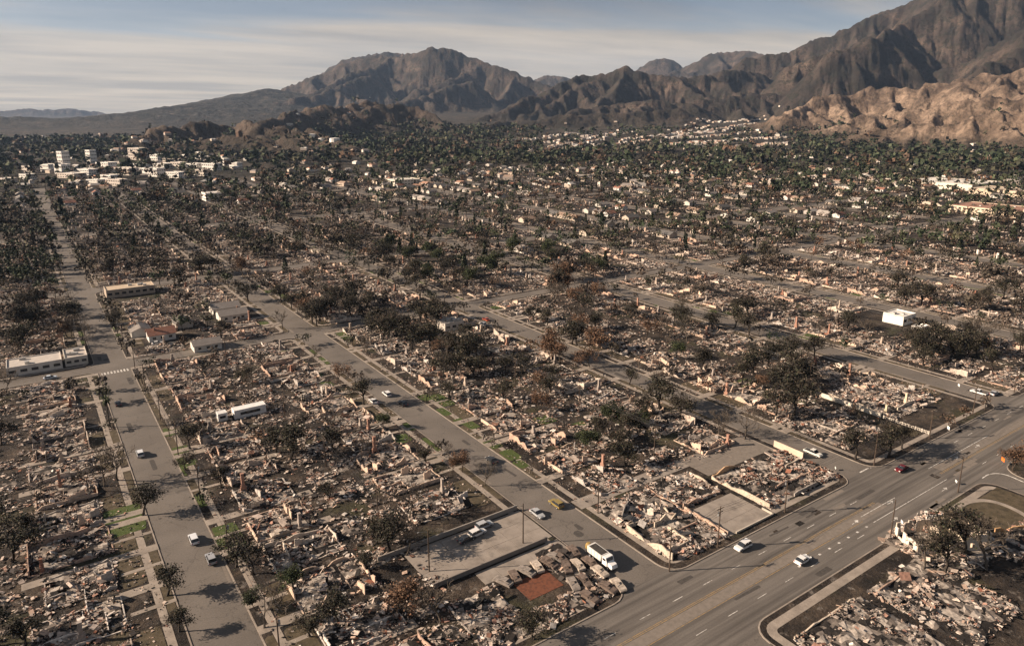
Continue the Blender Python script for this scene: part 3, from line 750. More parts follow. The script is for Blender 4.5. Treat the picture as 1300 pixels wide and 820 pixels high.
for bi, (x0, x1) in enumerate(XE):
    for bj, (y0, y1) in enumerate(YE):
        n = max(1, int((y1 - y0 - 3) / 15.2)); wl = (y1 - y0 - 3) / n
        for side in (0, 1):
            for k in range(n):
                xe = x0 if side == 0 else x1
                if bi == 0 and side == 0: continue
                yc = y0 + 1.5 + (k + .5) * wl
                hx = xe + (16 if side == 0 else -16)
                if not (inview(hx, yc, 60) or inview(hx + 12, yc, 30) or inview(hx - 12, yc, 30)): continue
                lots.append(dict(x=xe, y=yc, d=1 if side == 0 else -1, bi=bi, bj=bj, side=side, k=k, w=wl, dist=math.hypot(hx, yc), hx=hx, dep=(x1 - x0) / 2))
lots.sort(key=lambda q: q['dist'])
lr = np.random.default_rng(3)
nind = 0
farR = MB()
def lot_label(q):
    s = q['bi'] - 1 if q['side'] == 0 else q['bi']
    sd = 'right' if q['side'] == 0 else 'left'
    if q['bj'] == 0: a = f"{nth(q['k'])} lot from the boulevard"
    else: a = f"{nth(q['k'])} lot past {ORD[q['bj']-1]} cross street"
    return f'{a}, {sd} side of {SNAME[s]} street'
INT_ZONES = [(640, 800, 262, 322, .4), (780, 930, 255, 305, .32), (160, 300, 375, 440, .4), (480, 560, 215, 260, .5), (900, 1120, 225, 285, .3), (0, 330, 215, 262, .2), (330, 900, 200, 255, .26), (1100, 1300, 215, 290, .25)]
for q in lots:
    x, y, d = q['x'], q['y'], q['d']
    u, v, _ = proj(q['hx'], y)
    near = q['dist'] < 620
    # concrete drives and front walks
    if near and free(x + d * 6, y, 2):
        sd = lr.choice([-1, 1]); dy = sd * (q['w'] / 2 - 1.9)
        if lr.random() < .85: DRIVE.append((x, x + d * (27 if lr.random() < .6 else 12), y + dy - 1.35, y + dy + 1.35))
        if lr.random() < .4:
            wy = y - sd * lr.uniform(0, 3); DRIVE.append((x, x + d * 8.6, wy - .6, wy + .6))
        t = lr.random()
        if t < .05: LAWN.append((x + d * 4.2, x + d * 9, y - q['w'] / 2 + .5, y + q['w'] / 2 - 3.4 if sd > 0 else y + 2))
        elif t < .42: DRYL.append((x + d * 4.2, x + d * 9, y - q['w'] / 2 + .4, y + q['w'] / 2 - .5))
        t = lr.random()
        if t < .12: LAWN.append((x + d * .4, x + d * 2.25, y - q['w'] * lr.uniform(.1, .45), y + q['w'] * lr.uniform(.1, .4)))
        elif t < .7: DRYL.append((x + d * .4, x + d * 2.25, y - q['w'] * .45, y + q['w'] * .45))
    if not free(q['hx'], y, 1): continue
    ok = True
    for (a, b_, c, e, pr) in INT_ZONES:
        if a < u < b_ and c < v < e and lr.random() < pr: ok = False
    if not ok: INTACT.append(q); continue
    if q['dist'] < 1400 and lr.random() < (1.0 if near else .85):
        if nind < 300:
            nind += 1
            k = int(lr.integers(len(RUIN))); rub, fnd, ch, wfr, htr, hw, hx0, hx1 = RUIN[k]
            hue = ['pale', 'grey', 'ashen', 'sooty'][int(lr.integers(4))]
            mir = lr.choice([-1, 1])
            T = thing('burned_house', 'rubble of a burned house, ' + lot_label(q), 'ruin', (x + d * 8.4, y, BLOCKZ), 0 if d > 0 else math.pi, 'burned house lots', (1, mir, 1))
            s = min(1.0, (q['dep'] - 8.6) / 31)
            tag(link('rubble', rub, T), kind='stuff')
            for f_ in fnd: link(f_.name.split('.')[0], f_, T)
            if lr.random() < .62:
                o = link('chimney', ch, T, (lr.uniform(hx0 + 1, hx1 - 1), lr.choice([-1, 1]) * (hw - lr.uniform(0, 2)), 0), lr.choice([0, math.pi / 2]))
                o.scale = (1, 1, lr.uniform(.75, 1.1))
            for _ in range(int(lr.integers(0, 3))):
                link('wall_fragment', wfr, T, (lr.uniform(hx0, hx1), lr.uniform(-hw, hw), 0), lr.choice([0, math.pi / 2]) + lr.normal(0, .05))
            if lr.random() < .5: link('water_heater', htr, T, (lr.uniform(hx0, hx1), lr.uniform(-hw, hw), .1))
        else:
            n = int(np.interp(q['dist'], (500, 1300), (80, 26)))
            r = lr
            L1 = .5 + 2.4 * r.random(n) ** 2; W1 = np.where(r.random(n) < .4, L1 * .22, L1 * (.4 + .6 * r.random(n)))
            cen = np.c_[x + d * (7 + 26 * r.random(n)), y + (r.random(n) - .5) * 13.5, BLOCKZ + .1 + .9 * r.random(n) ** 1.5]
            farR.boxes(cen, np.c_[L1, np.maximum(W1, .2), .1 + .5 * r.random(n) ** 2], rots(n, .6, r), palette(n, PALE, PW, r))
            cx = x + d * (10 + 8 * r.random())
            m2 = 2 + int(r.integers(3)); hh = 1 + 3 * r.random(m2)
            farR.boxes(np.c_[cx + r.normal(0, 4, m2), y + r.normal(0, 3, m2), BLOCKZ + hh / 2], np.c_[.4 + 2 * r.random(m2), .3 + .5 * r.random(m2), hh], rots(m2, 0, r, math.pi / 2), palette(m2, PALE[:3] + PALE[7:8], [2, 2, 1, 2], r))
    # yard and street trees
    for _ in range(int(lr.choice([0, 1, 1, 2, 3], p=[.14, .28, .22, .22, .14]))):
        dd = lr.uniform(22, min(35, q['dep'] + 1)) if lr.random() < .75 else lr.uniform(4.5, 10)
        TREES.append((x + d * dd, y + lr.uniform(-6.5, 6.5), None, None, 'yard'))
    if lr.random() < (.30 if q['bj'] == 0 or q['bi'] < 1 else .8 if q['dist'] < 1000 else .3): TREES.append((x + d * 1.4, y + lr.uniform(-6, 6), None, None if q['bj'] == 0 else lr.uniform(7.5, 12), 'street'))
farR_o = farR.build('distant_rubble', 'debris')
tag(farR_o, 'rubble of the many burned lots farther back in the town', 'rubble', kind='stuff')

# lawns, drives
def patches(lst, name, mat, z, label, cat, kind, jit):
    m = MB(); r = np.random.default_rng(17)
    for (x0, x1, y0, y1) in lst:
        if x1 < x0: x0, x1 = x1, x0
        if y1 < y0: y0, y1 = y1, y0
        if jit:
            for a_, b_ in SX:
                if x0 < b_ + .45 and x1 > a_ - .45:
                    if (x0 + x1) < a_ + b_: x1 = a_ - .45
                    else: x0 = b_ + .45
            if x1 - x0 < .6: continue
            p = rrect(x0, x1, y0, y1, min(.8, (x1 - x0) * .3, (y1 - y0) * .3), 2); p = [(a + r.normal(0, .12), c + r.normal(0, .12)) for a, c in p]
            m.poly(p, z - .06, z + r.uniform(-.006, .006), (.1, .1, .1))
        else: m.b2(x0, x1, y0, y1, z - .08, z + r.uniform(-.002, .002), (.3, .3, .3))
    o = m.build(name, mat); return tag(o, label, cat, kind=kind)
LAWN += [(27.4, 29.2, 183, 190), (27.4, 29.2, 160, 167)]
def glawn(u, v, a, b_):
    x, y = G(u, v); LAWN.append((x - a / 2, x + a / 2, y - b_ / 2, y + b_ / 2))
for a in ((158, 659, 8.5, 13), (287, 677, 6, 8), (228, 572, 5, 6), (216, 550, 5, 5), (620, 563, 5.5, 9), (648, 578, 4.5, 7), (693, 533, 7, 6), (560, 524, 5, 7), (623, 507, 5, 7),
          (510, 557, 5, 6), (946, 486, 8, 6), (365, 447, 5, 8), (400, 476, 5, 7), (686, 425, 5, 8), (905, 396, 5, 5), (1270, 632, 8, 5), (330, 372, 20, 6), (300, 529, 14, 2), (165, 672, 7, 4), (226, 602, 4, 5), (240, 588, 4, 4), (207, 548, 4, 4), (302, 694, 4, 4), (383, 462, 4, 6), (415, 488, 4, 6), (598, 540, 4, 6), (660, 590, 4, 5), (585, 535, 4, 5), (540, 505, 4, 6), (735, 540, 6, 4), (1010, 512, 6, 4)): glawn(*a)
patches(LAWN, 'lawn', 'grass', BLOCKZ + .050, 'green lawn patches surviving in front yards along the streets', 'grass', 'stuff', True)
patches(DRYL, 'dry_lawn', 'dry_grass', BLOCKZ + .040, 'dry brown grass strips and yards along the streets', 'grass', 'stuff', True)
patches(DRIVE, 'driveway', 'concrete', BLOCKZ + .062, 'concrete drives and front walks of the burned lots', 'driveway', 'structure', False)

# ------------------------------------------------------------------ commercial lots along the boulevard
def slab_lot(name, label, x0, x1, y0, y1, z, step, mat='old_concrete', seed=1):
    o = thing(name, None, None, ((x0 + x1) / 2, (y0 + y1) / 2, 0)); tag(o, label, 'parking lot', kind='structure')
    r = np.random.default_rng(seed); nx = max(1, round((x1 - x0) / step)); ny = max(1, round((y1 - y0) / step))
    for i in range(nx):
        for j in range(ny):
            a, b_ = x0 + (x1 - x0) * i / nx, x0 + (x1 - x0) * (i + 1) / nx; c, d = y0 + (y1 - y0) * j / ny, y0 + (y1 - y0) * (j + 1) / ny
            m = MB().b2(a + .03 - o.location.x, b_ - .03 - o.location.x, c + .03 - o.location.y, d - .03 - o.location.y, z - .2, z + r.uniform(-.02, .012), (.3, .3, .3))
            m.build('concrete_slab', mat, o)
    return o
ZB = BLOCKZ
slab_lot('parking_lot', 'pale cracked concrete parking lot with low walls beside the second street', 62, 95.2, 120.4, 134.6, ZB + .07, 4.8)
slab_lot('parking_lot', 'cracked concrete parking lot on the boulevard between two rubble fields', 131.2, 147.5, 96.2, 109.0, ZB + .07, 4.2, seed=2)
slab_lot('parking_lot', 'dusty concrete yard behind the corner rubble near the third street', 150, 179, 118.5, 130, ZB + .065, 5.0, 'dusty_asphalt', seed=3)  # darker dusty surface than the other concrete lots
slab_lot('service_alley', 'narrow concrete alley between the parking lot and burned car yard', 72, 95.4, 114.2, 118.9, ZB + .06, 4.6, seed=4)
slab_lot('back_alley', 'dusty alley behind the corner ruin from the second street', 109, 150, 125.6, 130.2, ZB + .055, 5.4, seed=5)
def wall_thing(name, label, path, h0, h1, col, th=.25, cat='wall', seed=1, mat='masonry', z=ZB):
    o = wallrun(MB(), path, h0, h1, np.random.default_rng(seed), col, th, 2.0).build(name, mat)
    o.location.z = z; return tag(o, label, cat)
def clean_wall(name, label, path, h, col, th=.22, cap=True, z=ZB, cat='wall', mat='plaster'):
    T = thing(name, label, cat, (*path[0], z)); 
    for (xa, ya), (xb, yb) in zip(path[:-1], path[1:]):
        l = math.hypot(xb - xa, yb - ya); a = math.atan2(yb - ya, xb - xa); mx, my = (xa + xb) / 2 - path[0][0], (ya + yb) / 2 - path[0][1]
        MB().box((mx, my, h / 2 - .1), (l, th, h + .2), col, a).build('wall_panel', mat, T)
        if cap: MB().box((mx, my, h + .045), (l + .05, th + .1, .09), np.array(col) * 1.08, a).build('coping', mat, T)
    return T
clean_wall('block_wall', 'low grey block wall along the upper edge of the second street parking lot', [(56, 135.2), (95, 135.2)], 1.2, (.25, .225, .2))
clean_wall('block_wall', 'low dark wall between the parking lot and the alley', [(62, 119.6), (93, 119.6)], 1.1, (.20, .175, .155))
clean_wall('garden_wall', 'long cream garden wall beside the yellowed lawn by the boulevard', [(229.4, 134), (229.4, 112)], 1.5, (.55, .50, .42))
clean_wall('block_wall', 'pink block wall on the boulevard side of the rubble at the parking lot', [(130.9, 96.5), (130.9, 110.4)], .8, (.46, .35, .27))
clean_wall('block_wall', 'tall cream and pink wall by the third street with the pickup', [(181.2, 109.5), (181.2, 119.5)], 1.9, (.52, .41, .32))
clean_wall('low_wall', 'low kerb wall at the street end of the boulevard parking lot', [(133, 95.7), (147.6, 95.7), (147.6, 99)], .45, (.42, .37, .31))
# picket fence continuing the garden wall
T = thing('picket_fence', 'cream picket fence running from the garden wall down to the boulevard', 'fence', (229.4, 112, ZB))
for k in range(8): MB().box((0, -k * 2.1 - .9, .55), (.22, .22, 1.3), (.55, .5, .43)).build('post', 'plaster', T)
for z in (.35, .95): MB().box((0, -8.3, z), (.07, 15.2, .1), (.53, .48, .41)).build('rail', 'plaster', T)
for k in range(30): MB().box((0.09, -k * .5 - 1.1, .6), (.04, .13, 1.0), (.55, .5, .43)).build('picket', 'plaster', T)
o = sheet('lawn', 223.2, 228.6, 98.2, 121, ZB + .05, 'dry_grass', 'yellowed lawn strip beside the cream garden wall', 'lawn', kind='stuff', th=.1)

def ruin(name, label, x0, x1, y0, y1, seed, n, walls=(), hgt=.7, tall=40, wts=PW, cat='ruin'):
    r = np.random.default_rng(seed); cx, cy = (x0 + x1) / 2, (y0 + y1) / 2
    T = thing(name, label, cat, (cx, cy, ZB)); m = MB()
    ash_bed(m, x0 - cx, x1 - cx, y0 - cy, y1 - cy, hgt, seed)
    shards(m, int(n * 1.15), x0 - cx, x1 - cx, y0 - cy, y1 - cy, hgt * 1.1, r, .15, 1.35, wts=wts)
    shards(m, int(tall * .6), x0 - cx, x1 - cx, y0 - cy, y1 - cy, 1.3, r, .7, 2.6, .9, wts=wts)
    tag(m.build('rubble', 'debris', T), kind='stuff')
    for path, h0, h1, col in walls:
        wallrun(MB(), [(a - cx, b_ - cy) for a, b_ in path], h0, h1, r, col, .3, 1.6).build('wall', 'masonry', T)
    return T
CR, PK, GR = (.52, .44, .35), (.44, .31, .235), (.36, .32, .28)
BRIGHT = [5, 4, 3, 2, .6, .7, 1.6, 2.5, 1.2, 1.2]
T = ruin('burned_shop', 'big ruin with broken cream arch walls at the second street corner', 111.5, 130.2, 96, 124.5, 5, 2300,
     [([(112, 97), (112, 112), (118, 112)], 1.0, 2.6, CR), ([(112.3, 99.2), (120, 99.2), (120, 106)], 1.2, 3.2, CR), ([(118.4, 109), (126, 109), (126, 116)], 1.4, 3.4, CR),
      ([(130.2, 97), (130.2, 124)], .6, 1.5, PK), ([(114, 116), (121, 121)], .8, 2.0, GR), ([(121.5, 100), (121.5, 104), (128, 104)], .9, 2.4, PK)], .7, 120, BRIGHT)
ash = MB()
# bent roof sheets lying in the shop ruin
for k, (x, y, a) in enumerate(((114.5, 114, .5), (117, 117.5, .9), (121, 103, .1), (127.5, 108.6, .4))):
    m = MB(); n = 8
    for q in range(n):
        m.box((math.sin(q * .35) * .8 * q * .1, q * .55 - 2, .9 + .5 * math.sin(q * .5 + k)), (3.0, .6, .06), (.09, .085, .08), 0, .3 * math.cos(q * .5 + k))
    o = m.build('roof_sheet', 'metalwork', T); o.location = (x - 120.85, y - 110.25, 0.1); o.rotation_euler = (0, .15, a)
ruin('burned_shop', 'whitish rubble field between the cream arch ruin and the boulevard parking lot', 130.8, 146, 110.6, 124.5, 6, 1300, [([(131, 111), (144, 111)], .6, 1.5, PK), ([(145.8, 112), (145.8, 122)], .7, 1.6, CR)], .6, 50, BRIGHT)
ruin('burned_shop', 'long rubble strips of a burned shop at the third street corner', 149, 180.6, 97.2, 117.5, 8, 2300,
     [([(150, 103), (180, 103)], .6, 1.5, PK), ([(154, 109), (178, 109)], .5, 1.2, CR), ([(149.4, 98), (149.4, 117)], .5, 1.5, CR), ([(150, 117.2), (160, 117.2)], .6, 2.0, (.5, .33, .2)), ([(160, 98), (178, 98)], .4, 1.3, GR)], .6, 120, [3, 1.6, 3.4, 2.8, 1.6, 1.8, 3, 2.6, 1.6, 2])
ruin('burned_house', 'white rubble of a corner house behind the cream garden wall', 231, 262, 108, 134, 9, 2400,
     [([(232, 110), (232, 133)], .5, 1.4, CR), ([(240, 112), (258, 112), (258, 126)], .6, 1.6, (.6, .52, .42)), ([(236, 124), (250, 124)], .8, 1.9, PK)], .6, 110, BRIGHT)
ruin('burned_house', 'grey rubble behind the gnarled oaks at the boulevard corner', 197, 222, 105, 131, 10, 1600, [([(198, 131), (220, 131)], .3, 1.5, CR), ([(206, 108), (206, 122)], .3, 1.0, GR)], .6, 60)
for x, y, h, c in ((234.5, 113, 3.0, (.55, .46, .33)), (248.6, 113.5, 3.8, (.60, .50, .37)), (225.6, 119.5, 3.4, (.46, .31, .21))):
    m = MB().box((0, 0, h * .25), (1.4, .9, h * .5), c).box((0, 0, h * .7), (.75, .6, h * .62), c).box((0, 0, h + .05), (.95, .75, .14), c)
    o = m.build('brick_chimney', 'masonry'); o.location = (x, y, ZB); tag(o, ('shorter cream chimney near the picket fence in the corner rubble' if h == 3.0 else 'taller cream chimney in the white rubble near the fourth street') if h != 3.4 else 'orange brick chimney beside the end of the cream garden wall', 'chimney')
# burned apartment shell at the bottom right
T = thing('burned_building', 'roofless two-storey shell with cream walls and empty windows behind bare trees', 'ruin', (171, 64, ZB))
WCOL = (.58, .50, .41)
def holed_wall(T, x0, y0, x1, y1, h, nwin, col, th=.28, zs=(.9, 2.2), name='wall'):
    """wall with real window openings"""
    l = math.hypot(x1 - x0, y1 - y0); a = math.atan2(y1 - y0, x1 - x0); m = MB(); ca, sa = math.cos(a), math.sin(a)
    def bx(s0, s1, z0, z1): 
        sc_ = (s0 + s1) / 2; m.box((x0 + ca * sc_, y0 + sa * sc_, (z0 + z1) / 2), (s1 - s0, th, z1 - z0), col, a)
    p = l / nwin
    r = np.random.default_rng(int(abs(x0 * 7 + y1 * 13)) + 3)
    bx(0, l, -.1, zs[0])
    for k in range(nwin):
        hk = h * r.uniform(.62, 1.0)
        bx(k * p, k * p + p * .3, zs[0], hk); bx(k * p + p * .7, (k + 1) * p, zs[0], max(hk * r.uniform(.85, 1.05), zs[1] + .1))
        if r.random() < .75: bx(k * p + p * .3, k * p + p * .7, zs[1], hk * r.uniform(.9, 1.0))
    return m.build(name, 'masonry', T)
holed_wall(T, -11, 2, 6, -6.5, 4.6, 6, WCOL); holed_wall(T, -7, 9, 9.5, 0.5, 4.4, 6, (.52, .44, .36)); holed_wall(T, 6, -6.5, 9.5, .5, 4.2, 2, WCOL); holed_wall(T, -11, 2, -7, 9, 3.6, 2, (.62, .55, .47))
wallrun(MB(), [(-3, -2), (1, 5.2)], 1.5, 4, np.random.default_rng(2), CR, .2).build('inner_wall', 'masonry', T)
wallrun(MB(), [(2, -4.5), (5.5, 2.5)], 1.5, 4, np.random.default_rng(3), CR, .2).build('inner_wall', 'masonry', T)
m = MB(); shards(m, 900, -12, 11, -9, 10, 1.2, np.random.default_rng(4), wts=BRIGHT); ash_bed(m, -12, 11, -9, 10, .7, 77); tag(m.build('rubble', 'debris', T), kind='stuff')
T = thing('white_fence', 'row of white arched fence panels above the burned shell', 'fence', (178, 71.4, ZB))
for k in range(8): MB().box((k * .85 - 2, -k * .3, 1.0), (.55, .14, 2.0 + .2 * (k % 2)), (.66, .64, .6), -.34).build('fence_panel', 'plaster', T)
ruin('burned_house', 'dark charred rubble right of the roofless shell at the lower right', 176, 205, 38, 58, 21, 1500, [([(186, 60), (204, 52)], .8, 1.2, (.5, .31, .16))], .7, 80, [2, 1, 2, 2, 1, 1, 6, 1.5, 1, 3])
ruin('burned_house', 'rubble below the roofless shell on the boulevard side', 138, 160, 44, 66, 22, 1500, [([(140, 64), (156, 64)], .2, .9, PK)], .6, 70)
ruin('burned_shop', 'rubble on the boulevard sidewalk below the photo frame', 112, 136, 40, 66, 23, 1500, [([(113, 66), (134, 66)], .2, 1.2, CR)], .6, 70)
ruin('burned_house', 'dark rubble left of the rust-red slab', 61, 73, 96, 113, 24, 900, [([(61.5, 97), (61.5, 112)], .2, .9, GR)], .5, 30)
ruin('burned_house', 'thin rubble strip below the rust-red slab', 74, 87, 95.5, 101.5, 25, 420, [], .4, 12)
ruin('scrap_yard', 'ash and scrap littering the ground of the burned car yard', 86.5, 95.2, 95.5, 118, 26, 420, [], .25, 6, cat='scrap yard')
# lawn and curved path at the right
def curve_strip(name, pts, wdt, z, mat, parent=None, label=None, cat=None, kind='structure'):
    p = np.array(pts, float)
    for _ in range(3):
        q = np.empty((2 * len(p) - 2, 2)); q[0::2] = .75 * p[:-1] + .25 * p[1:]; q[1::2] = .25 * p[:-1] + .75 * p[1:]; p = np.vstack([p[:1], q, p[-1:]])
    d = np.gradient(p, axis=0); d /= np.linalg.norm(d, axis=1)[:, None] + 1e-9; nr = np.c_[-d[:, 1], d[:, 0]] * wdt / 2
    n = len(p); v = np.vstack([np.c_[p + nr, np.full(n, z)], np.c_[p - nr, np.full(n, z)], np.c_[p + nr, np.full(n, z - .1)], np.c_[p - nr, np.full(n, z - .1)]])
    f = []
    for k in range(n - 1): f += [[k, n + k, n + k + 1, k + 1], [2 * n + k, k, k + 1, 2 * n + k + 1], [n + k, 3 * n + k, 3 * n + k + 1, n + k + 1]]
    o = MB().raw(v, f, (.3, .3, .3)).build(name, mat, parent)
    if parent is None: tag(o, label, cat, kind=kind)
    return o
o = tag(MB().poly([(186, 69.2), (188, 58), (196, 49), (210.5, 42), (210.5, 69.2)], ZB - .1, ZB + .055, (.1, .1, .1)).build('lawn', 'dry_grass'), 'sparse green and brown lawn around the curved path', 'lawn', kind='stuff')
curve_strip('footpath', [G(1200, 660), G(1215, 645), G(1228, 637), G(1255, 635), G(1285, 645), G(1310, 660), G(1340, 690)], 1.5, ZB + .075, 'concrete', None, 'pale curved concrete footpath through the lawn at the right', 'path')
curve_strip('driveway_marking', [G(1247, 607), G(1256, 601), G(1275, 601), G(1300, 612)], .3, .06, 'paint_white', BLV)
# burned car yard


# ------------------------------------------------------------------ vehicles
def extrude_profile(m, prof, w0, w1, col, split=None):
    """side outline (x, z, half-width factor) swept across the width"""
    n = len(prof); P = np.array(prof, float)
    L_ = np.c_[P[:, 0], P[:, 2] * w0 / 2, P[:, 1]]; R2 = L_ * np.array([1, -1, 1])
    v = np.vstack([L_, R2]); f = [[i, (i + 1) % n, n + (i + 1) % n, n + i] for i in range(n)]
    c = [col] * n
    for base_, rev in ((0, False), (n, True)):
        for k in range(1, n - 1, 2):
            e = [0, k, k + 1, k + 2 if k + 2 < n else k + 1]
            f.append([base_ + a for a in e]); c.append(col)
    return m.raw(v, f, np.array(c))
def wheel_mesh():
    m = MB().tube([[0, -.11, 0], [0, .11, 0]], [.33, .33], (.015, .015, .016), 12); return m.mesh('tyre', 'rubber')
def rim_mesh():
    return MB().tube([[0, -.12, 0], [0, .12, 0]], [.19, .19], (.35, .35, .36), 8).mesh('rim', 'metalwork')
TYRE, RIM = wheel_mesh(), rim_mesh()
CARP = {}
def car_parts(style):
    if style in CARP: return CARP[style]
    W = 1.85
    if style == 'sedan':
        body = [(-2.3, .35, .92), (-2.32, .62, .96), (-2.2, .86, .95), (-1.3, .95, 1), (1.0, .93, 1), (2.0, .80, .95), (2.3, .62, .9), (2.3, .33, .9)]
        cab = [(-1.85, .93, .95), (-1.15, 1.40, .78), (.2, 1.43, .78), (1.05, .92, .95)]; roof = (-1.12, .18, 1.44); wb = 1.38
    elif style == 'suv':
        body = [(-2.3, .42, .93), (-2.33, .75, .98), (-2.28, 1.0, .98), (1.05, 1.02, 1), (2.1, .95, .95), (2.35, .72, .9), (2.35, .40, .9)]
        cab = [(-2.22, 1.0, .96), (-2.0, 1.66, .82), (.3, 1.70, .82), (1.1, 1.0, .96)]; roof = (-1.98, .28, 1.71); wb = 1.4
    else:
        body = [(-2.75, .5, .95), (-2.78, .98, 1), (1.25, 1.02, 1), (2.4, .98, .96), (2.7, .75, .92), (2.7, .45, .92)]
        cab = [(-.75, 1.0, .96), (-.55, 1.72, .84), (.65, 1.75, .84), (1.35, 1.0, .96)]; roof = (-.53, .63, 1.76); wb = 1.75
    def mk(col, wreck=False):
        out_ = []
        m = extrude_profile(MB(), body, W, W, col); out_.append(('body', m.mesh('body', 'rust' if wreck else 'paintwork')))
        if style == 'pickup':
            out_.append(('cargo_bed', MB().b2(-2.6, -.9, -.75, .75, .99, 1.035, (.05, .05, .05)).mesh('cargo_bed', 'rubber')))
        m = extrude_profile(MB(), [(x, z, k * .985) for x, z, k in cab], W, W, (.02, .02, .02)); out_.append(('window', m.mesh('window', 'rust' if wreck else 'glass')))
        m = MB().b2(roof[0], roof[1], -W * .39, W * .39, roof[2] - .03, roof[2] + .03, col)
        for sx in (roof[0] + .05, (roof[0] + roof[1]) / 2, roof[1] - .02):
            for sy in (-1, 1): m.box((sx, sy * W * .415, roof[2] - .2), (.09, .06, .46), col, 0, -sy * .3)
        out_.append(('roof', m.mesh('roof', 'rust' if wreck else 'paintwork')))
        if not wreck:
            xf = body[-2][0]
            for sy in (-1, 1):
                out_.append(('headlight', MB().box((xf - .03, sy * .62, .68), (.12, .36, .16), (.75, .75, .72)).mesh('headlight', 'glass' if False else 'paintwork')))
                out_.append(('tail_light', MB().box((body[1][0] + .03, sy * .7, .78), (.1, .28, .18), (.35, .02, .02)).mesh('tail_light', 'paintwork')))
        return out_
    CARP[style] = (mk, wb); return CARP[style]
CARC = {}
def car(style, col, x, y, rz, label, z=.03, group='cars on the streets', name='parked_car', s=1.0):
    mk, wb = car_parts(style)
    key = (style, col)
    if key not in CARC: CARC[key] = mk(col)
    T = thing(name, label, 'car' if style != 'pickup' else 'pickup truck', (x, y, z), rz, group, (s, s, s))
    for n, me_ in CARC[key]: link(n, me_, T)
    for sx in (-wb, wb):
        for sy in (-.82, .82):
            wo = link('wheel', TYRE, T, (sx, sy, .33)); link('rim', RIM, wo)
    return T
WH, SI, DK, RD, YL = (.66, .65, .63), (.36, .37, .38), (.03, .032, .035), (.11, .014, .018), (.24, .18, .06)
UP = math.pi / 2
def gcar(style, col, u, v, rz, label, **k):
    x, y = G(u, v); return car(style, col, x, y, rz, label, **k)
gcar('suv', WH, 943, 696, math.pi, 'white car driving on the boulevard beside the kerb pole')
gcar('sedan', WH, 1019, 713, 0.02, 'white sedan alone in the near lanes of the boulevard, nearest the bottom')
gcar('sedan', RD, 1144, 597, math.pi, 'dark red sedan on the boulevard by the third street corner')
gcar('pickup', (.66, .64, .58), 1032, 577, -UP, 'cream pickup truck parked on the third street beside the rubble')
gcar('sedan', SI, 682, 654, -UP, 'silver sedan parked on the second street beside the parking lot entrance')
gcar('suv', YL, 706, 642, UP, 'yellow taxi-coloured car parked by the kerb of the second street')
gcar('sedan', DK, 624, 586, UP, 'dark car parked farther up the second street beside green lawns')
gcar('suv', (.6, .62, .64), 178, 578, UP, 'white van stopped in the first street with a long shadow')
gcar('suv', (.62, .63, .65), 246, 687, UP, 'white car parked at the kerb of the first street beside a green lawn')
gcar('suv', (.3, .31, .33), 268, 712, UP, 'grey car parked lowest on the first street below the white car')
gcar('sedan', DK, 150, 514, UP, 'dark car in the first street beside the palm')
gcar('sedan', (.5, .55, .6), 64, 481, 0, 'pale blue car on the cross street at the left edge')
gcar('suv', WH, 491, 502, UP, 'white car parked on the second street near the upper lawns')
gcar('sedan', WH, 474, 511, UP, 'white sedan on the left kerb of the second street')
gcar('sedan', DK, 512, 514, UP, 'black car on the right kerb of the second street, above the lawns')
gcar('suv', WH, 613, 413, UP, 'white car on the third street behind the trees')
gcar('sedan', (.4, .07, .03), 617, 407, UP, 'orange-red car on the third street behind the trees')
gcar('pickup', WH, 1242, 500, UP, 'small white truck near the fourth street corner')
gcar('sedan', SI, 1262, 501, 0, 'silver car at the fourth street corner by the boulevard', )
car('suv', WH, 80.4, 131.2, 0.1, 'white van parked in the middle of the parking lot', z=ZB + .08)
car('suv', SI, 83.6, 133.0, 0.05, 'grey car parked by the wall beside the white van', z=ZB + .08)
car('sedan', DK, 77.0, 130.6, 0.1, 'black car parked below the white van in the parking lot', z=ZB + .08)
gcar('sedan', WH, 200, 437, 0, 'white car parked on the cross street by the intact houses')
# dump truck
T = thing('dump_truck', 'white dump truck with yellow tank parked at the bottom of the second street', 'truck', (98.4, 105.5, .03), -UP)
MB().b2(-4.2, 3.2, -.5, .5, .75, 1.05, (.05, .05, .05)).build('chassis', 'metalwork', T)
m = extrude_profile(MB(), [(-4.2, 1.15, 1), (-4.35, 2.7, 1), (.6, 2.7, 1), (.3, 1.15, 1)], 2.4, 2.4, (.58, .56, .52)); bed = m.build('dump_bed', 'paintwork', T)
MB().b2(-3.9, .35, -1.0, 1.0, 2.701, 2.72, (.05, .045, .04)).build('load', 'debris', bed)
for k in range(5): MB().b2(-3.9 + k, -3.75 + k, -1.24, 1.24, 1.2, 2.65, (.5, .48, .45)).build('rib', 'paintwork', bed)
m = extrude_profile(MB(), [(.8, .9, 1), (.8, 2.75, .95), (1.9, 2.8, .95), (2.3, 1.9, 1), (2.3, .9, 1)], 2.3, 2.3, (.7, .69, .67)); cab = m.build('cab', 'paintwork', T)
MB().box((2.12, 0, 2.3), (.06, 1.9, .75), (.02, .02, .03), 0, 0, -.42).build('windscreen', 'glass', cab)
MB().b2(1.0, 1.9, -1.16, 1.16, 1.95, 2.5, (.02, .02, .03)).build('window', 'glass', cab)
extrude_profile(MB(), [(2.3, .8, .9), (2.3, 1.85, .85), (3.6, 1.65, .75), (3.8, .8, .85)], 2.1, 2.1, (.72, .71, .69)).build('hood', 'paintwork', T)
for sy in (-.7, .7): MB().box((3.76, sy, 1.2), (.1, .3, .2), (.8, .8, .75)).build('headlight', 'paintwork', T)
for sx in (-3.4, -2.2, 2.7):
    for sy in (-1.0, 1.0):
        wo = link('wheel', TYRE, T, (sx, sy, .5)); wo.scale = (1.5, 1.6, 1.5); link('rim', RIM, wo)
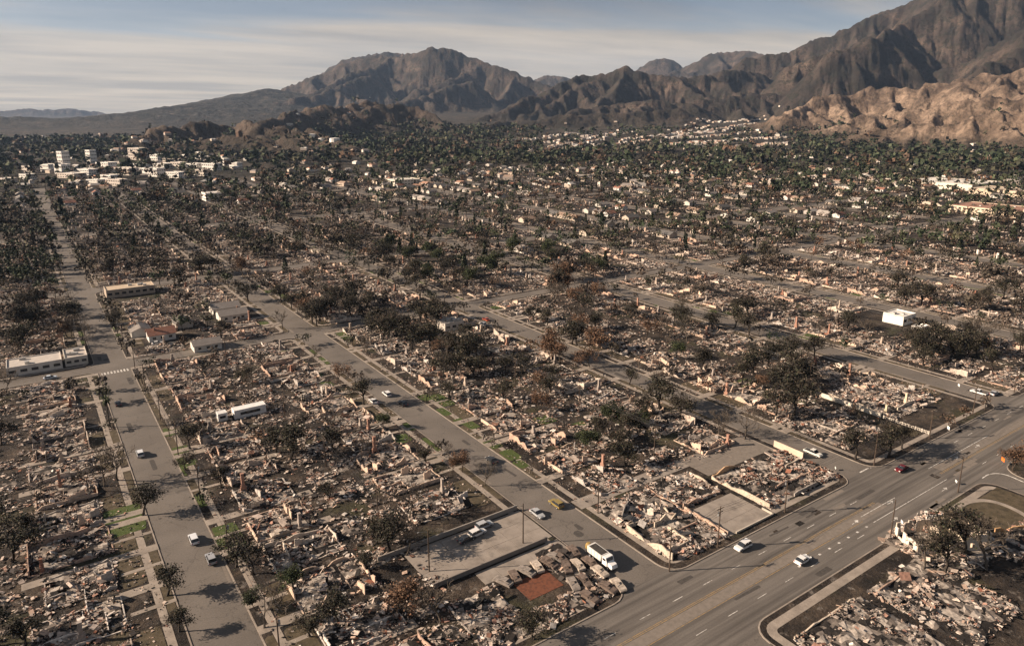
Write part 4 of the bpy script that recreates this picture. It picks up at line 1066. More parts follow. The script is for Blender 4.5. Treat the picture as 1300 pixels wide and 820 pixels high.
MB().tube([[-5.3, 0, 1.2], [-5.2, 0, 2.1], [-5.2, 0, 2.5]], [.75, .7, .4], (.28, .19, .06), 8).build('yellow_tank', 'paintwork', T)
# wrecks
wrk = np.random.default_rng(33)
WRC = [(.06, .05, .045), (.24, .21, .185), (.15, .115, .095), (.42, .36, .30)]
mk, wb = car_parts('sedan')
WRECK = []
for q in range(4):
    W_ = 1.85; c = WRC[q]
    body = [(-2.3, .2, .92), (-2.32, .5, .96), (-2.2, .72, .95), (-1.3, .8, 1), (1.0, .78, 1), (2.0, .68, .95), (2.3, .5, .9), (2.3, .2, .9)]
    bm_ = extrude_profile(MB(), body, W_, W_, c).mesh('body', 'debris')
    pil = []
    for sx0, sx1 in ((-1.75, -1.1), (.95, .2)):
        for sy in (-.72, .72): pil.append(MB().tube([[sx0, sy, .74], [sx1, sy * .9, 1.22]], [.06, .05], np.array(c) * .8, 4).mesh('pillar', 'debris'))
    rm = MB().b2(-1.12, .25, -.68, .68, 1.19, 1.25, np.array(c) * 1.15).mesh('roof', 'debris')
    WRECK.append([('body', bm_), ('roof', rm)] + [('pillar', p_) for p_ in pil])
def wreck(x, y, rz, label, group, z=ZB):
    q = WRECK[int(wrk.integers(4))]; T = thing('burned_car', label, 'car wreck', (x, y, z), rz, group)
    for n, me_ in q: link(n, me_, T)
    return T
T = sheet('rusty_slab', 77, 86, 104.5, 111.2, ZB + .06, 'rust', 'rust-red slab beside the rows of burned cars', 'slab', kind='structure', th=.2)
nrow = 0
for i in range(1, 5):
    for j in range(4):
        if (i * 4 + j) in (5, 10, 12): continue
        wreck(87.6 + j * 2.6 + wrk.normal(0, .15), 95.4 + i * 4.8 - j * .1 + wrk.normal(0, .5) - 2, UP + wrk.normal(0, .28) + (math.pi if wrk.random() < .5 else 0),
              f'burned car wreck, {nth(j)} from the left in the {nth(4-i)} row of the wreck yard', 'burned cars in the yard by the dump truck')
for i in range(6):
    wreck(75.5 + i * 3.1, 112.6, wrk.normal(UP, .2), f'burned car wreck, {nth(i)} from the left along the alley wall', 'burned cars along the alley', ZB)
ndr = 0
for (a, b_, c, d) in DRIVE:
    if abs(b_ - a) > 20 and abs(d - c) > 2 and wrk.random() < .20:
        x, y = (a + b_) / 2 + wrk.uniform(-4, 6), (c + d) / 2
        if math.hypot(x, y) < 420 and inview(x, y, 0):
            si = min(range(len(SX)), key=lambda i: min(abs(a - SX[i][0]), abs(a - SX[i][1])))
            wreck(x, y, wrk.normal(0, .1), f'burned car wreck, {nth(ndr)} counted from the boulevard outward, on a drive off {SNAME[si]} street', 'burned cars on driveways', ZB + .06); ndr += 1

# ------------------------------------------------------------------ intact houses
HP = {}
def house_parts(k):
    if k in HP: return HP[k]
    r = np.random.default_rng(500 + k)
    wc = [(.54, .51, .46), (.44, .38, .31), (.47, .43, .38), (.36, .32, .29), (.55, .53, .5), (.40, .34, .28)][k % 6]
    rc = [(.20, .18, .165), (.28, .2, .15), (.15, .135, .125), (.32, .29, .26), (.24, .12, .085), (.11, .105, .1)][k % 6]
    l, wd, h, rh = r.uniform(11, 15), r.uniform(8, 10), r.uniform(2.9, 3.4), r.uniform(1.6, 2.4)
    out_ = []
    m = MB().b2(-l / 2, l / 2, -wd / 2, wd / 2, -.1, h, wc)
    for sx in (-1, 1):                                             # gable ends
        x = sx * (l / 2 - .002); m.raw([[x, -wd / 2, h], [x, wd / 2, h], [x, 0, h + rh], [x, 0, h + rh]], [[0, 1, 2, 3]], wc)
    out_.append(('wall', m.mesh('wall', 'plaster'), None))
    m = MB(); o_ = .5; t = .16; sl_ = rh / (wd / 2)
    for sy in (-1, 1):
        e = np.array([[-l / 2 - o_, sy * (wd / 2 + o_), h - sl_ * o_], [l / 2 + o_, sy * (wd / 2 + o_), h - sl_ * o_], [l / 2 + o_, 0, h + rh], [-l / 2 - o_, 0, h + rh]])
        v = np.vstack([e + [0, 0, .02], e + [0, 0, t]]); m.raw(v, MB.BF, rc)
    out_.append(('roof', m.mesh('roof', 'plaster'), None))
    if k % 2 == 0: out_.append(('chimney', MB().b2(l * .2, l * .2 + .8, wd * .1, wd * .1 + .7, h, h + rh + .7, (.28, .17, .13)).mesh('chimney', 'masonry'), None))
    for sy in (-1, 1):
        for q in range(3): out_.append(('window', MB().box((-l * .3 + q * l * .3, sy * (wd / 2 + .02), 1.7), (1.4, .08, 1.1), (.02, .02, .03)).mesh('window', 'glass'), None))
    out_.append(('door', MB().box((l * .15, -wd / 2 - .02, 1.0), (1.0, .08, 2.0), (.12, .07, .05)).mesh('door', 'plaster'), None))
    HP[k] = out_; return out_
def house(x, y, rz, k, label, z=ZB, group='houses still standing', s=1.0, name='house'):
    T = thing(name, label, 'house', (x, y, z), rz, group, (s, s, s))
    for n, me_, _ in house_parts(k): link(n, me_, T)
    return T
hr = np.random.default_rng(44)
HROOF = ['grey-roofed', 'brown-roofed', 'dark-roofed', 'pale-roofed', 'red-roofed', 'black-roofed']
cnt = 0
INTACT.sort(key=lambda q: q['dist'])
farH = MB()
def low_house(m, x, y, z, rz, l, wd, h, rh, wc, rc):
    ca, sa = math.cos(rz), math.sin(rz)
    p = np.array([[-l / 2, -wd / 2, 0], [l / 2, -wd / 2, 0], [l / 2, wd / 2, 0], [-l / 2, wd / 2, 0], [-l / 2, -wd / 2, h], [l / 2, -wd / 2, h], [l / 2, wd / 2, h], [-l / 2, wd / 2, h], [-l / 2, 0, h + rh], [l / 2, 0, h + rh]])
    p[8:, 0] *= .75
    q = np.c_[p[:, 0] * ca - p[:, 1] * sa + x, p[:, 0] * sa + p[:, 1] * ca + y, p[:, 2] + z]
    m.raw(q, [[0, 1, 5, 4], [1, 2, 6, 5], [2, 3, 7, 6], [3, 0, 4, 7], [4, 5, 9, 8], [6, 7, 8, 9], [5, 6, 9, 9], [7, 4, 8, 8]], np.array([wc] * 4 + [rc] * 4))
FW = [(.50, .46, .41), (.44, .37, .30), (.58, .55, .51), (.36, .31, .27), (.46, .38, .31)]
FR = [(.24, .21, .19), (.30, .22, .17), (.40, .36, .32), (.20, .18, .17), (.34, .20, .14), (.52, .49, .45)]
for q in INTACT:
    k = int(hr.integers(6)); x = q['x'] + q['d'] * 17
    if cnt < 180:
        house(x, q['y'], (UP if q['d'] > 0 else -UP) + (UP if hr.random() < .5 else 0), k, f'standing {HROOF[k]} house, ' + lot_label(q)); cnt += 1
    else: low_house(farH, x, q['y'], ZB, hr.choice([0, UP]), hr.uniform(10, 15), hr.uniform(7, 10), 3.2, 1.8, FW[int(hr.integers(5))], FR[int(hr.integers(6))])
    if hr.random() < .8: TREES.append((x + q['d'] * 10, q['y'] + hr.uniform(-6, 6), 'green', None, 'yard'))
# the surviving group by the first street
k = 0
for u, v, rz, kind, lab in ((178, 424, UP, 0, 'gable-fronted grey house in the small surviving cluster by the first street'), (232, 414, UP, 2, 'dark-roofed house at the middle of the small surviving cluster'), (262, 442, 0, 0, 'wide grey house just above the cross street')):
    x, y = G(u, v); house(x, y, rz, kind, lab, group='surviving houses by the first street', s=.85)
# larger buildings
def block_building(name, label, x0, x1, y0, y1, h, wc, rc, cat='building', nwin=6, group=None, parapet=.5, rz=0.0, storeys=1, z=ZB):
    cx, cy = (x0 + x1) / 2, (y0 + y1) / 2; T = thing(name, label, cat, (cx, cy, z), rz, group); a, b_ = (x1 - x0) / 2, (y1 - y0) / 2
    MB().b2(-a, a, -b_, b_, -.1, h, wc).build('wall', 'plaster', T)
    m = MB().b2(-a + .25, a - .25, -b_ + .25, b_ - .25, h, h + .12, rc); m.build('roof', 'plaster', T)
    for (p, q_, r_, s_) in ((-a, a, -b_, -b_ + .25), (-a, a, b_ - .25, b_), (-a, -a + .25, -b_ + .25, b_ - .25), (a - .25, a, -b_ + .25, b_ - .25)):
        MB().b2(p, q_, r_, s_, h, h + parapet, wc).build('parapet', 'plaster', T)
    ru = np.random.default_rng(int(abs(cx * 3 + cy)))
    if min(a, b_) > 3.5:
        for _ in range(int(ru.integers(2, 5))):
            MB().box((ru.uniform(-a * .7, a * .7), ru.uniform(-b_ * .6, b_ * .6), h + .12 + .45), (ru.uniform(1.2, 2.4), ru.uniform(1, 2), .9), (.42, .41, .39)).build('roof_unit', 'metalwork', T)
    sh = h / storeys
    for s_ in range(storeys):
        for k in range(nwin):
            x = -a + (k + .5) * 2 * a / nwin
            MB().box((x, -b_ - .02, s_ * sh + sh * .55), (2 * a / nwin * .62, .08, sh * .32), (.02, .02, .03)).build('window', 'glass', T)
        if storeys > 1:
            nb = max(2, int(nwin * b_ / a))
            for k in range(nb):
                y = -b_ + (k + .5) * 2 * b_ / nb
                MB().box((-a - .02, y, s_ * sh + sh * .55), (.08, 2 * b_ / nb * .62, sh * .32), (.02, .02, .03)).build('window', 'glass', T)
    return T
block_building('flat_building', 'long flat-roofed tan building beside the first street', 31.5, 56, 442, 455, 4.2, (.36, .3, .24), (.46, .37, .27), nwin=7)
block_building('flat_house', 'long low white flat-roofed house at the left cross street corner', -14, 4.5, 326, 338, 3.4, (.55, .51, .46), (.44, .40, .36), cat='house', nwin=5)
block_building('flat_house', 'long low house by the cross street left of the first street', 5.5, 13.5, 327, 341, 3.2, (.5, .46, .4), (.40, .36, .32), cat='house', nwin=3)
block_building('white_house', 'boxy white house standing alone in the rubble at the right', 343, 355, 163, 173, 4.2, (.72, .69, .63), (.66, .63, .58), cat='house', nwin=3)
block_building('white_shed', 'small white shed below the boxy white house', 338, 345, 152, 156.5, 2.4, (.70, .67, .62), (.70, .68, .64), cat='shed', nwin=2)
block_building('trailer', 'white box trailer standing in the burned yards', 49, 59.5, 235, 238.6, 2.9, (.66, .65, .63), (.66, .65, .63), cat='trailer', nwin=1, parapet=.15)
block_building('white_shed', 'small white shed left of the box trailer', 44, 47, 236, 239, 2.6, (.62, .61, .59), (.6, .59, .57), cat='shed', nwin=1, parapet=.15)
block_building('flat_house', 'half-collapsed pale house with blue tarp beside the third street', 156, 166, 281, 289, 3.6, (.5, .46, .41), (.46, .43, .39), cat='house', nwin=3)
block_building('school_building', 'long school building with red-brown roof at the right edge', 800, 850, 285, 350, 7, (.60, .49, .37), (.30, .17, .125), nwin=12, storeys=2, cat='school')
block_building('school_building', 'small white entrance wing in front of the red-brown school roof', 806, 818, 268, 284, 9, (.66, .6, .5), (.5, .44, .36), nwin=3, storeys=2, cat='school')
block_building('warehouse', 'long white-roofed hall behind the school', 1040, 1130, 430, 520, 8, (.6, .54, .45), (.66, .62, .55), nwin=10, cat='warehouse')
block_building('warehouse', 'tan flat-roofed hall right of the white-roofed hall', 1010, 1060, 330, 420, 7, (.52, .42, .32), (.48, .40, .31), nwin=8, cat='warehouse')
block_building('church_hall', 'white church hall with pinkish front among the dark trees', 178, 196, 890, 912, 9, (.72, .66, .6), (.62, .57, .52), nwin=4, storeys=2, cat='church')
block_building('flat_building', 'pale long building near the centre of the distant trees', 440, 480, 930, 960, 8, (.62, .57, .48), (.58, .54, .47), nwin=8, storeys=2)
def terrain_hit(u, v):
    a, b_, c = ray(u, v); l = math.hypot(a, b_); a, b_, c = a / l, b_ / l, c / l
    lo = 1400.0
    while lo < 7500:
        if H + c * lo < terrain_z(a * lo, b_ * lo) + .01: break
        lo *= 1.012
    return a * lo, b_ * lo
# white research campus in front of the brown hills (pixel of the base, width, height, depth in metres)
CAMP = [(40, 219, 34, 12, 20), (62, 218, 30, 14, 18), (80, 222, 26, 20, 20), (92, 226, 60, 9, 30), (117, 208, 16, 27, 16), (136, 214, 44, 12, 24), (152, 212, 30, 10, 22), (82, 212, 18, 30, 18), (110, 222, 52, 11, 24), (176, 203, 40, 24, 22), (178, 214, 50, 9, 20),
        (200, 204, 26, 13, 20), (222, 207, 60, 9, 20), (240, 205, 24, 14, 18), (254, 202, 30, 15, 20), (268, 206, 46, 12, 20), (282, 210, 34, 14, 18), (206, 214, 46, 10, 26), (228, 214, 34, 13, 22), (248, 215, 40, 12, 24), (270, 216, 46, 14, 24), (160, 222, 60, 14, 26),
        (196, 224, 52, 17, 24), (224, 226, 44, 12, 22), (8, 232, 40, 8, 24), (36, 228, 30, 10, 20), (140, 230, 36, 12, 22), (258, 224, 30, 14, 20), (300, 214, 26, 12, 18), (316, 204, 22, 8, 16), (150, 236, 44, 13, 22), (122, 234, 40, 9, 20)]
for i, (u, v, wd, h, dp) in enumerate(CAMP):
    x, y = G(u, v); s = math.hypot(x, y) / 1700
    wd, h, dp = wd * s * .85, h * s * 1.0, dp * s * .9
    block_building('office_building', f'white campus office block in front of the brown hills, {nth(i)} in size order' if False else f'white campus building {["wide and low", "broad", "tall and narrow", "boxy"][(0 if wd > 42 else 2 if h > wd * .8 else 1 if wd > 30 else 3)]}, {nth(i)} of the campus group before the hills', x - dp / 2, x + dp / 2, y - wd / 2, y + wd / 2, h,
                   (.70, .67, .62) if i % 3 else (.54, .48, .42), (.62, .59, .54), cat='office', nwin=4, storeys=max(2, int(h / 6)), group='white research campus', z=.3, parapet=.8, rz=.55)
for i, (u, v) in enumerate(((397, 181), (409, 181), (425, 180))):
    x, y = terrain_hit(u, v + 1); z = terrain_z(x, y)
    T = thing('water_tank', f'white round water tank on the brown hill, {nth(i)} from the left', 'water tank', (x, y, z - 1), 0, 'white water tanks on the hill')
    rr_ = 9 if i < 2 else 13
    MB().tube([[0, 0, -6], [0, 0, 4.5]], [rr_, rr_], (.74, .72, .68), 12).build('tank_wall', 'plaster', T); MB().tube([[0, 0, 4.51], [0, 0, 5.6]], [rr_ + .3, 1.0], (.7, .68, .65), 12).build('tank_roof', 'plaster', T)
# scattered houses far out and on the slopes
def scatter_px(n, u0, u1, v0, v1, fn):
    for _ in range(n):
        u, v = hr.uniform(u0, u1), hr.uniform(v0, v1); fn(u, v)
def fh(u, v):
    if v > 202: x, y = G(u, v); z = .2
    else:
        x, y = terrain_hit(u, v); z = terrain_z(x, y); zh_, zt_, _g = terrain_zone(x, y)
        if zt_ > .6 or (zh_ > .6 and hr.random() < .8): return
    s = hr.uniform(.8, 1.25)
    low_house(farH, x, y, z - .8, hr.uniform(0, math.pi), 14 * s, 10 * s, 5.0 * s, 2.2 * s, FW[int(hr.integers(5))], FR[int(hr.integers(6))])
scatter_px(330, 20, 1300, 190, 240, fh)
scatter_px(60, 690, 1010, 160, 192, fh)
# terraced rows of pale houses on the slope below the foothills
for (u0, v0, u1, v1, n) in ((765, 188, 905, 169, 46), (800, 191, 960, 176, 54), (790, 180, 900, 163, 36), (840, 179, 985, 166, 50), (860, 172, 990, 159, 44), (880, 184, 1000, 175, 40), (900, 165, 1000, 155, 34), (930, 189, 1010, 183, 26), (870, 160, 985, 151, 30), (700, 188, 770, 177, 34), (640, 180, 740, 172, 26), (690, 183, 800, 170, 40), (720, 190, 830, 180, 36), (740, 176, 840, 164, 30)):
    for k in range(n):
        t = k / n; fh(u0 + (u1 - u0) * t + hr.normal(0, .7), v0 + (v1 - v0) * t + 1.2 * math.sin(t * 7 + u0) + hr.normal(0, .35))
for (u0, v0, u1, v1, n) in ((400, 150, 460, 130, 16), (60, 192, 300, 180, 24), (0, 180, 200, 168, 16)):
    for k in range(n):
        t = k / n; fh(u0 + (u1 - u0) * t + hr.normal(0, 14), v0 + (v1 - v0) * t + hr.normal(0, 4))
tag(farH.build('distant_houses', 'plaster'), 'hundreds of small pale houses scattered in the distance below the mountains', 'houses', kind='stuff')
for i, (u, v, a, b_) in enumerate(((990, 140, 16, 8), (1236, 186, 34, 12), (470, 128, 14, 8), (368, 160, 20, 9))):
    x, y = terrain_hit(u, v); z = terrain_z(x, y)
    block_building('hill_building', ['white building below the tan foothills', 'pale building on a cut bank under the tan foothills at right', 'pale hilltop house above the campus hills', 'pale building on the crest of the campus hills'][i], x - a / 2, x + a / 2, y - b_ / 2, y + b_ / 2, 7, (.60, .54, .46), (.6, .55, .48), z=z - 2, nwin=4) if True else None

# ------------------------------------------------------------------ trees
def grow(kind, seed):
    r = np.random.default_rng(seed); W_, T_ = MB(), MB(); tips = []
    bark = {'charred': (.030, .025, .021), 'bare': (.085, .070, .056), 'brown': (.060, .045, .034), 'green': (.055, .042, .032), 'oak': (.034, .028, .023)}.get(kind, (.05, .04, .03))
    maxd = 5 if kind == 'oak' else 4
    def br(p, d, ln, rad, depth):
        n = 4; pts = [p]; q = p.copy(); dd = d.copy()
        for _ in range(n - 1):
            dd = dd + r.normal(0, .16, 3); dd[2] += .03 if depth else 0; dd /= np.linalg.norm(dd); q = q + dd * ln / (n - 1); pts.append(q)
        tgt = W_ if depth < 3 else T_
        tgt.tube(pts, np.maximum(np.linspace(rad, rad * .55, n), .034), np.array(bark) * r.uniform(.8, 1.2), 5 if depth < 2 else 3, False)
        if depth >= maxd: tips.append(q); return
        if depth >= maxd - 1: tips.append(pts[2])
        for k in range(int(r.integers(3, 5)) if depth else int(r.integers(4, 6))):
            a = r.uniform(0, 2 * math.pi); sp_ = r.uniform(.45, 1.0) * (1.0 if depth else .85)
            u_ = np.cross(dd, [0.3, .2, 1]); u_ /= np.linalg.norm(u_) + 1e-9; w_ = np.cross(dd, u_)
            nd = dd * math.cos(sp_) + (u_ * math.cos(a) + w_ * math.sin(a)) * math.sin(sp_); nd[2] += .12; nd /= np.linalg.norm(nd)
            st = pts[-1] if k < 2 else pts[int(r.integers(1 if depth else 2, n))]
            br(np.array(st), nd, ln * r.uniform(.58, .82), rad * .55, depth + 1)
    spread = {'charred': 2.1, 'oak': 2.3}.get(kind, 2.4)
    br(np.array([0, 0, -.2]), np.array([r.normal(0, .08), r.normal(0, .08), 1.]), spread * 1.25, .30 if kind in ('oak', 'charred') else .2, 0)
    tips = np.array(tips)
    lc = {'charred': [(.026, .023, .017), (.048, .039, .027), (.032, .034, .020)], 'brown': [(.12, .066, .040), (.085, .052, .033), (.15, .09, .055)], 'green': [(.034, .044, .019), (.052, .064, .026), (.026, .032, .016)],
          'oak': [(.030, .026, .019), (.06, .048, .034), (.040, .042, .024)]}.get(kind)
    if lc is not None:
        per = {'charred': 8, 'brown': 9, 'green': 17, 'oak': 3}[kind]
        kp = fbm(tips[:, 0] * .5 + seed, tips[:, 1] * .5 + tips[:, 2] * .45, 3, seed + 5) + r.random(len(tips)) * .2
        tips = tips[kp > np.quantile(kp, {'charred': .38, 'oak': .45, 'brown': .3, 'green': .12}[kind])]
        n = len(tips) * per; c = np.repeat(tips, per, 0) + r.normal(0, .46, (n, 3)) * np.array([1.15, 1.15, .9])
        sz = r.uniform(.12, .32, n)
        T_.cards(c, sz, rots(n, math.pi, r), palette(n, lc, [1] * len(lc), r, .3))
    allv = np.vstack([np.vstack(W_.v), np.vstack(T_.v)]); h = allv[:, 2].max()
    for mm in (W_, T_): mm.v = [v / h * 10.0 for v in mm.v]
    return W_.mesh('trunk', 'bark'), T_.mesh('crown', 'leaf' if lc is not None else 'bark')
def conifer(seed, thin):
    r = np.random.default_rng(seed); W_ = MB().tube([[0, 0, -.2], [0, 0, 9.6]], [.22, .04], (.06, .045, .035), 5); T_ = MB()
    n = 900; z = 1.0 + 9 * r.random(n) ** .9; rad = (1 - z / 10.2) ** (.8 if not thin else .45) * (2.3 if not thin else .95) * (.55 + .45 * r.random(n)); a = r.random(n) * 2 * math.pi
    T_.cards(np.c_[np.cos(a) * rad, np.sin(a) * rad, z], r.uniform(.25, .6, n), rots(n, 1.3, r), palette(n, [(.024, .032, .016), (.034, .042, .020), (.018, .024, .013)], [1, 1, 1], r, .3))
    return W_.mesh('trunk', 'bark'), T_.mesh('crown', 'leaf')
def palm(seed):
    r = np.random.default_rng(seed); W_ = MB().tube([[0, 0, -.2], [.1, .05, 4], [.05, 0, 8.6]], [.24, .18, .15], (.05, .042, .035), 6); T_ = MB()
    for k in range(34):
        a = r.uniform(0, 2 * math.pi); e = r.uniform(-.7, 1.0); p = np.array([.05, 0, 8.6]); d = np.array([math.cos(a) * math.cos(e), math.sin(a) * math.cos(e), math.sin(e)]); pts = [p]
        for _ in range(5): d[2] -= .22; d /= np.linalg.norm(d); p = p + d * .42; pts.append(p)
        pts = np.array(pts); s_ = np.cross(d, [0, 0, 1]); s_ /= np.linalg.norm(s_) + 1e-9; wd = np.array([.06, .26, .32, .28, .18, .03])[:, None]
        A = pts + s_ * wd; B = pts - s_ * wd - [0, 0, .08]
        T_.raw(np.vstack([A, pts + [0, 0, .05], B]), [[q, q + 1, 7 + q, 6 + q] for q in range(5)] + [[6 + q, 7 + q, 13 + q, 12 + q] for q in range(5)], np.array((.05, .058, .026)) * r.uniform(.7, 1.3))
    return W_.mesh('trunk', 'bark'), T_.mesh('fronds', 'leaf')
PROTO = {'charred': [grow('charred', s) for s in (1, 2, 3, 4)], 'bare': [grow('bare', s) for s in (11, 12, 13, 14)], 'brown': [grow('brown', s) for s in (21, 22, 23)],
         'green': [grow('green', s) for s in (31, 32, 33, 34)], 'oak': [grow('oak', s) for s in (41, 42, 43)], 'conifer': [conifer(51, False), conifer(52, False)], 'cypress': [conifer(53, True)], 'palm': [palm(61)]}
tr = np.random.default_rng(77)
def gt(u, v, kind, h): x, y = G(u, v); TREES.append((x, y, kind, h, 'fixed'))
for a in ((1086, 583, 'oak', 11), (1128, 580, 'oak', 11), (1003, 536, 'charred', 17), (985, 528, 'oak', 12), (925, 556, 'bare', 10), (945, 558, 'bare', 11), (912, 552, 'bare', 8), (838, 520, 'charred', 13), (812, 530, 'charred', 9), (368, 585, 'charred', 12), (350, 575, 'charred', 9),
          (522, 446, 'charred', 14), (486, 432, 'charred', 12), (545, 440, 'charred', 12), (462, 514, 'oak', 10), (428, 486, 'brown', 8), (132, 618, 'bare', 12), (150, 610, 'bare', 11), (112, 625, 'bare', 10), (181, 655, 'charred', 9), (712, 462, 'brown', 10), (1005, 485, 'charred', 14),
          (960, 480, 'charred', 12), (1285, 598, 'brown', 9), (1270, 590, 'brown', 8), (1297, 580, 'brown', 10), (1222, 708, 'oak', 14), (1252, 724, 'bare', 13), (1172, 724, 'bare', 12), (1200, 728, 'oak', 11), (495, 700, 'charred', 10), (478, 690, 'charred', 8), (515, 706, 'bare', 8), (575, 603, 'brown', 6), (587, 600, 'brown', 6), (617, 616, 'bare', 7), (530, 580, 'bare', 7), (570, 585, 'bare', 6),
          (1205, 450, 'charred', 12), (1240, 452, 'charred', 12), (1262, 470, 'charred', 10), (1180, 455, 'charred', 9), (1222, 440, 'oak', 13), (1075, 418, 'charred', 10), (905, 420, 'charred', 10), (930, 408, 'charred', 9), (890, 470, 'charred', 10), (700, 500, 'charred', 9), (640, 510, 'charred', 9),
          (575, 478, 'charred', 10), (600, 480, 'charred', 9), (660, 470, 'charred', 8), (755, 465, 'brown', 9), (730, 425, 'brown', 11), (740, 400, 'charred', 11), (445, 400, 'charred', 11), (400, 415, 'oak', 12), (470, 395, 'charred', 12), (385, 395, 'charred', 12), (1145, 570, 'oak', 8), (1265, 525, 'bare', 6), (1250, 540, 'brown', 5), (1215, 548, 'brown', 5),
          (190, 560, 'bare', 6), (232, 535, 'bare', 7), (245, 555, 'charred', 6), (280, 620, 'oak', 7), (300, 720, 'oak', 9), (320, 730, 'oak', 8), (30, 690, 'charred', 9), (15, 715, 'charred', 10), (60, 640, 'bare', 8), (600, 365, 'green', 14), (615, 350, 'green', 15), (632, 340, 'green', 13), (650, 322, 'green', 14), (590, 350, 'conifer', 14), (740, 312, 'green', 13), (770, 310, 'green', 12),
          (755, 300, 'green', 13), (695, 318, 'green', 11), (950, 300, 'green', 12), (1000, 290, 'green', 12), (985, 285, 'green', 12), (895, 300, 'green', 11), (1186, 270, 'cypress', 15), (1243, 300, 'cypress', 14), (1285, 305, 'conifer', 14), (1265, 312, 'conifer', 12), (203, 362, 'green', 11), (290, 365, 'green', 10), (145, 545, 'charred', 4),
          (0, 820, 'charred', 8), (330, 800, 'bare', 9), (430, 790, 'charred', 9), (560, 790, 'bare', 9), (680, 815, 'oak', 7)): gt(*a)
gt(140, 543, 'palm', 11.5)
def in_road(x, y):
    return any(a - .2 < x < b_ + .2 for a, b_ in SX) or any(c - .2 < y < d + .2 for c, d in CYR)
for (u0, u1, v0, v1, n, kinds) in ((300, 470, 262, 330, 60, 'c'), (480, 620, 300, 365, 50, 'cg'), (600, 790, 280, 350, 55, 'cg'), (380, 470, 375, 412, 16, 'c'), (470, 560, 400, 440, 14, 'c'), (560, 640, 440, 480, 8, 'c'), (0, 75, 262, 372, 70, 'cg'), (0, 110, 385, 470, 34, 'c'), (130, 260, 245, 300, 46, 'cg'),
                                   (690, 770, 420, 465, 12, 'b'), (950, 1040, 450, 500, 9, 'c'), (1160, 1295, 410, 465, 14, 'c'), (1130, 1300, 320, 400, 30, 'c'), (820, 900, 255, 300, 24, 'g'), (880, 1010, 270, 310, 24, 'g'), (900, 1010, 320, 360, 16, 'c'), (860, 960, 395, 440, 14, 'c'), (1100, 1290, 285, 325, 34, 'cg'), (100, 330, 300, 370, 60, 'c'), (700, 760, 330, 400, 18, 'b')):
    for _ in range(n):
        x, y = G(tr.uniform(u0, u1), tr.uniform(v0, v1))
        if in_road(x, y) or not free(x, y, 1): continue
        k = {'c': ['charred', 'charred', 'oak', 'bare'], 'g': ['green', 'green', 'charred', 'conifer'], 'cg': ['charred', 'green', 'charred', 'green', 'conifer'], 'b': ['brown', 'bare', 'charred']}[kinds]
        TREES.append((x, y, k[int(tr.integers(len(k)))], tr.uniform(8, 14), 'yard'))
FIXT = [(t[0], t[1]) for t in TREES if t[4] == 'fixed']
full = []
for (x, y, kind, h, where) in TREES:
    dist = math.hypot(x, y)
    if kind is None:
        kind = ['charred', 'oak', 'bare', 'brown', 'green', 'conifer', 'cypress'][int(tr.choice(7, p=[.22, .22, .33, .13, .085, .005, .01] if dist < 550 else [.30, .08, .12, .15, .27, .05, .03]))]
    if h is None: h = {'yard': tr.uniform(4.5, 9.5), 'street': tr.uniform(4, 7)}.get(where, 8) * (1.35 if kind in ('conifer', 'cypress') else 1) * (1.15 if dist > 550 else 1)
    if where == 'fixed':
        for a_, b_ in SX:
            if a_ - .8 < x < b_ + .8: x = a_ - 1.3 if x - a_ < b_ - x else b_ + 1.3
        if CYR[0][0] - .8 < y < CYR[0][1] + .8: y = CYR[0][0] - 1.5 if y < 83 else CYR[0][1] + 1.5
        dist = math.hypot(x, y)
    if where != 'fixed' and any((x - p[0]) ** 2 + (y - p[1]) ** 2 < 16 for p in FIXT): continue
    if where != 'fixed' and (not free(x, y, .5) or in_road(x, y)): continue
    u, v, d = proj(x, y)
    if not (-60 < u < 1360 and v < 900 and d > 1): continue
    full.append((x, y, kind, h, dist))
full.sort(key=lambda t: -t[3] / t[4])
TK = {'charred': 'blackened bushy tree', 'oak': 'gnarled charred oak', 'bare': 'bare grey-twigged tree', 'brown': 'scorched brown-leaved tree', 'green': 'dark green tree', 'conifer': 'pointed dark conifer', 'cypress': 'slim cypress', 'palm': 'tall palm'}
def place_of(x, y):
    row = 0 if y < CYR[1][0] else 1 if y < CYR[2][0] else 2 if y < CYR[3][0] else 3
    row = -1 if y < CYR[0][1] else row
    for i, (a, b_) in enumerate(SX):
        if a - 4.4 < x <= a: return row, f'left kerb of {SNAME[i]} street'
        if b_ <= x < b_ + 4.4: return row, f'right kerb of {SNAME[i]} street'
    if x < SX[0][0]: return row, 'yards left of first street'
    for i in range(len(SX) - 1):
        if SX[i][1] <= x <= SX[i + 1][0]: return row, f'yards between {SNAME[i]} and {SNAME[i+1]} streets'
    return row, f'yards past {SNAME[len(SX)-1]} street'
sel = full[:300]; rest = full[300:]
cntp = {}
for (x, y, kind, h, dist) in sorted(sel, key=lambda t: (t[1], t[0])):
    row, pl = place_of(x, y); key = (kind, row, pl); k = cntp.get(key, 0); cntp[key] = k + 1
    frm = 'past the boulevard' if row == 0 else 'below the boulevard' if row < 0 else f'past {ORD[row-1]} cross street'
    T = thing(('palm_tree' if kind == 'palm' else 'cypress_tree' if kind == 'cypress' else 'conifer_tree' if kind == 'conifer' else 'oak_tree' if kind == 'oak' else 'tree'),
              f'{TK[kind]}, {nth(k)} {frm}, {pl}', 'tree', (x, y, ZB if not in_road(x, y) else .03), tr.uniform(0, 6.28), 'trees among the burned lots')
    s = h / 10.0; ws = s * {'oak': 1.15, 'charred': 1.05}.get(kind, 1.0) * tr.uniform(.9, 1.15); T.scale = (ws, ws, s)
    a_, b_ = PROTO[kind][int(tr.integers(len(PROTO[kind])))]
    link('trunk', a_, T); link('fronds' if kind == 'palm' else 'crown', b_, T)
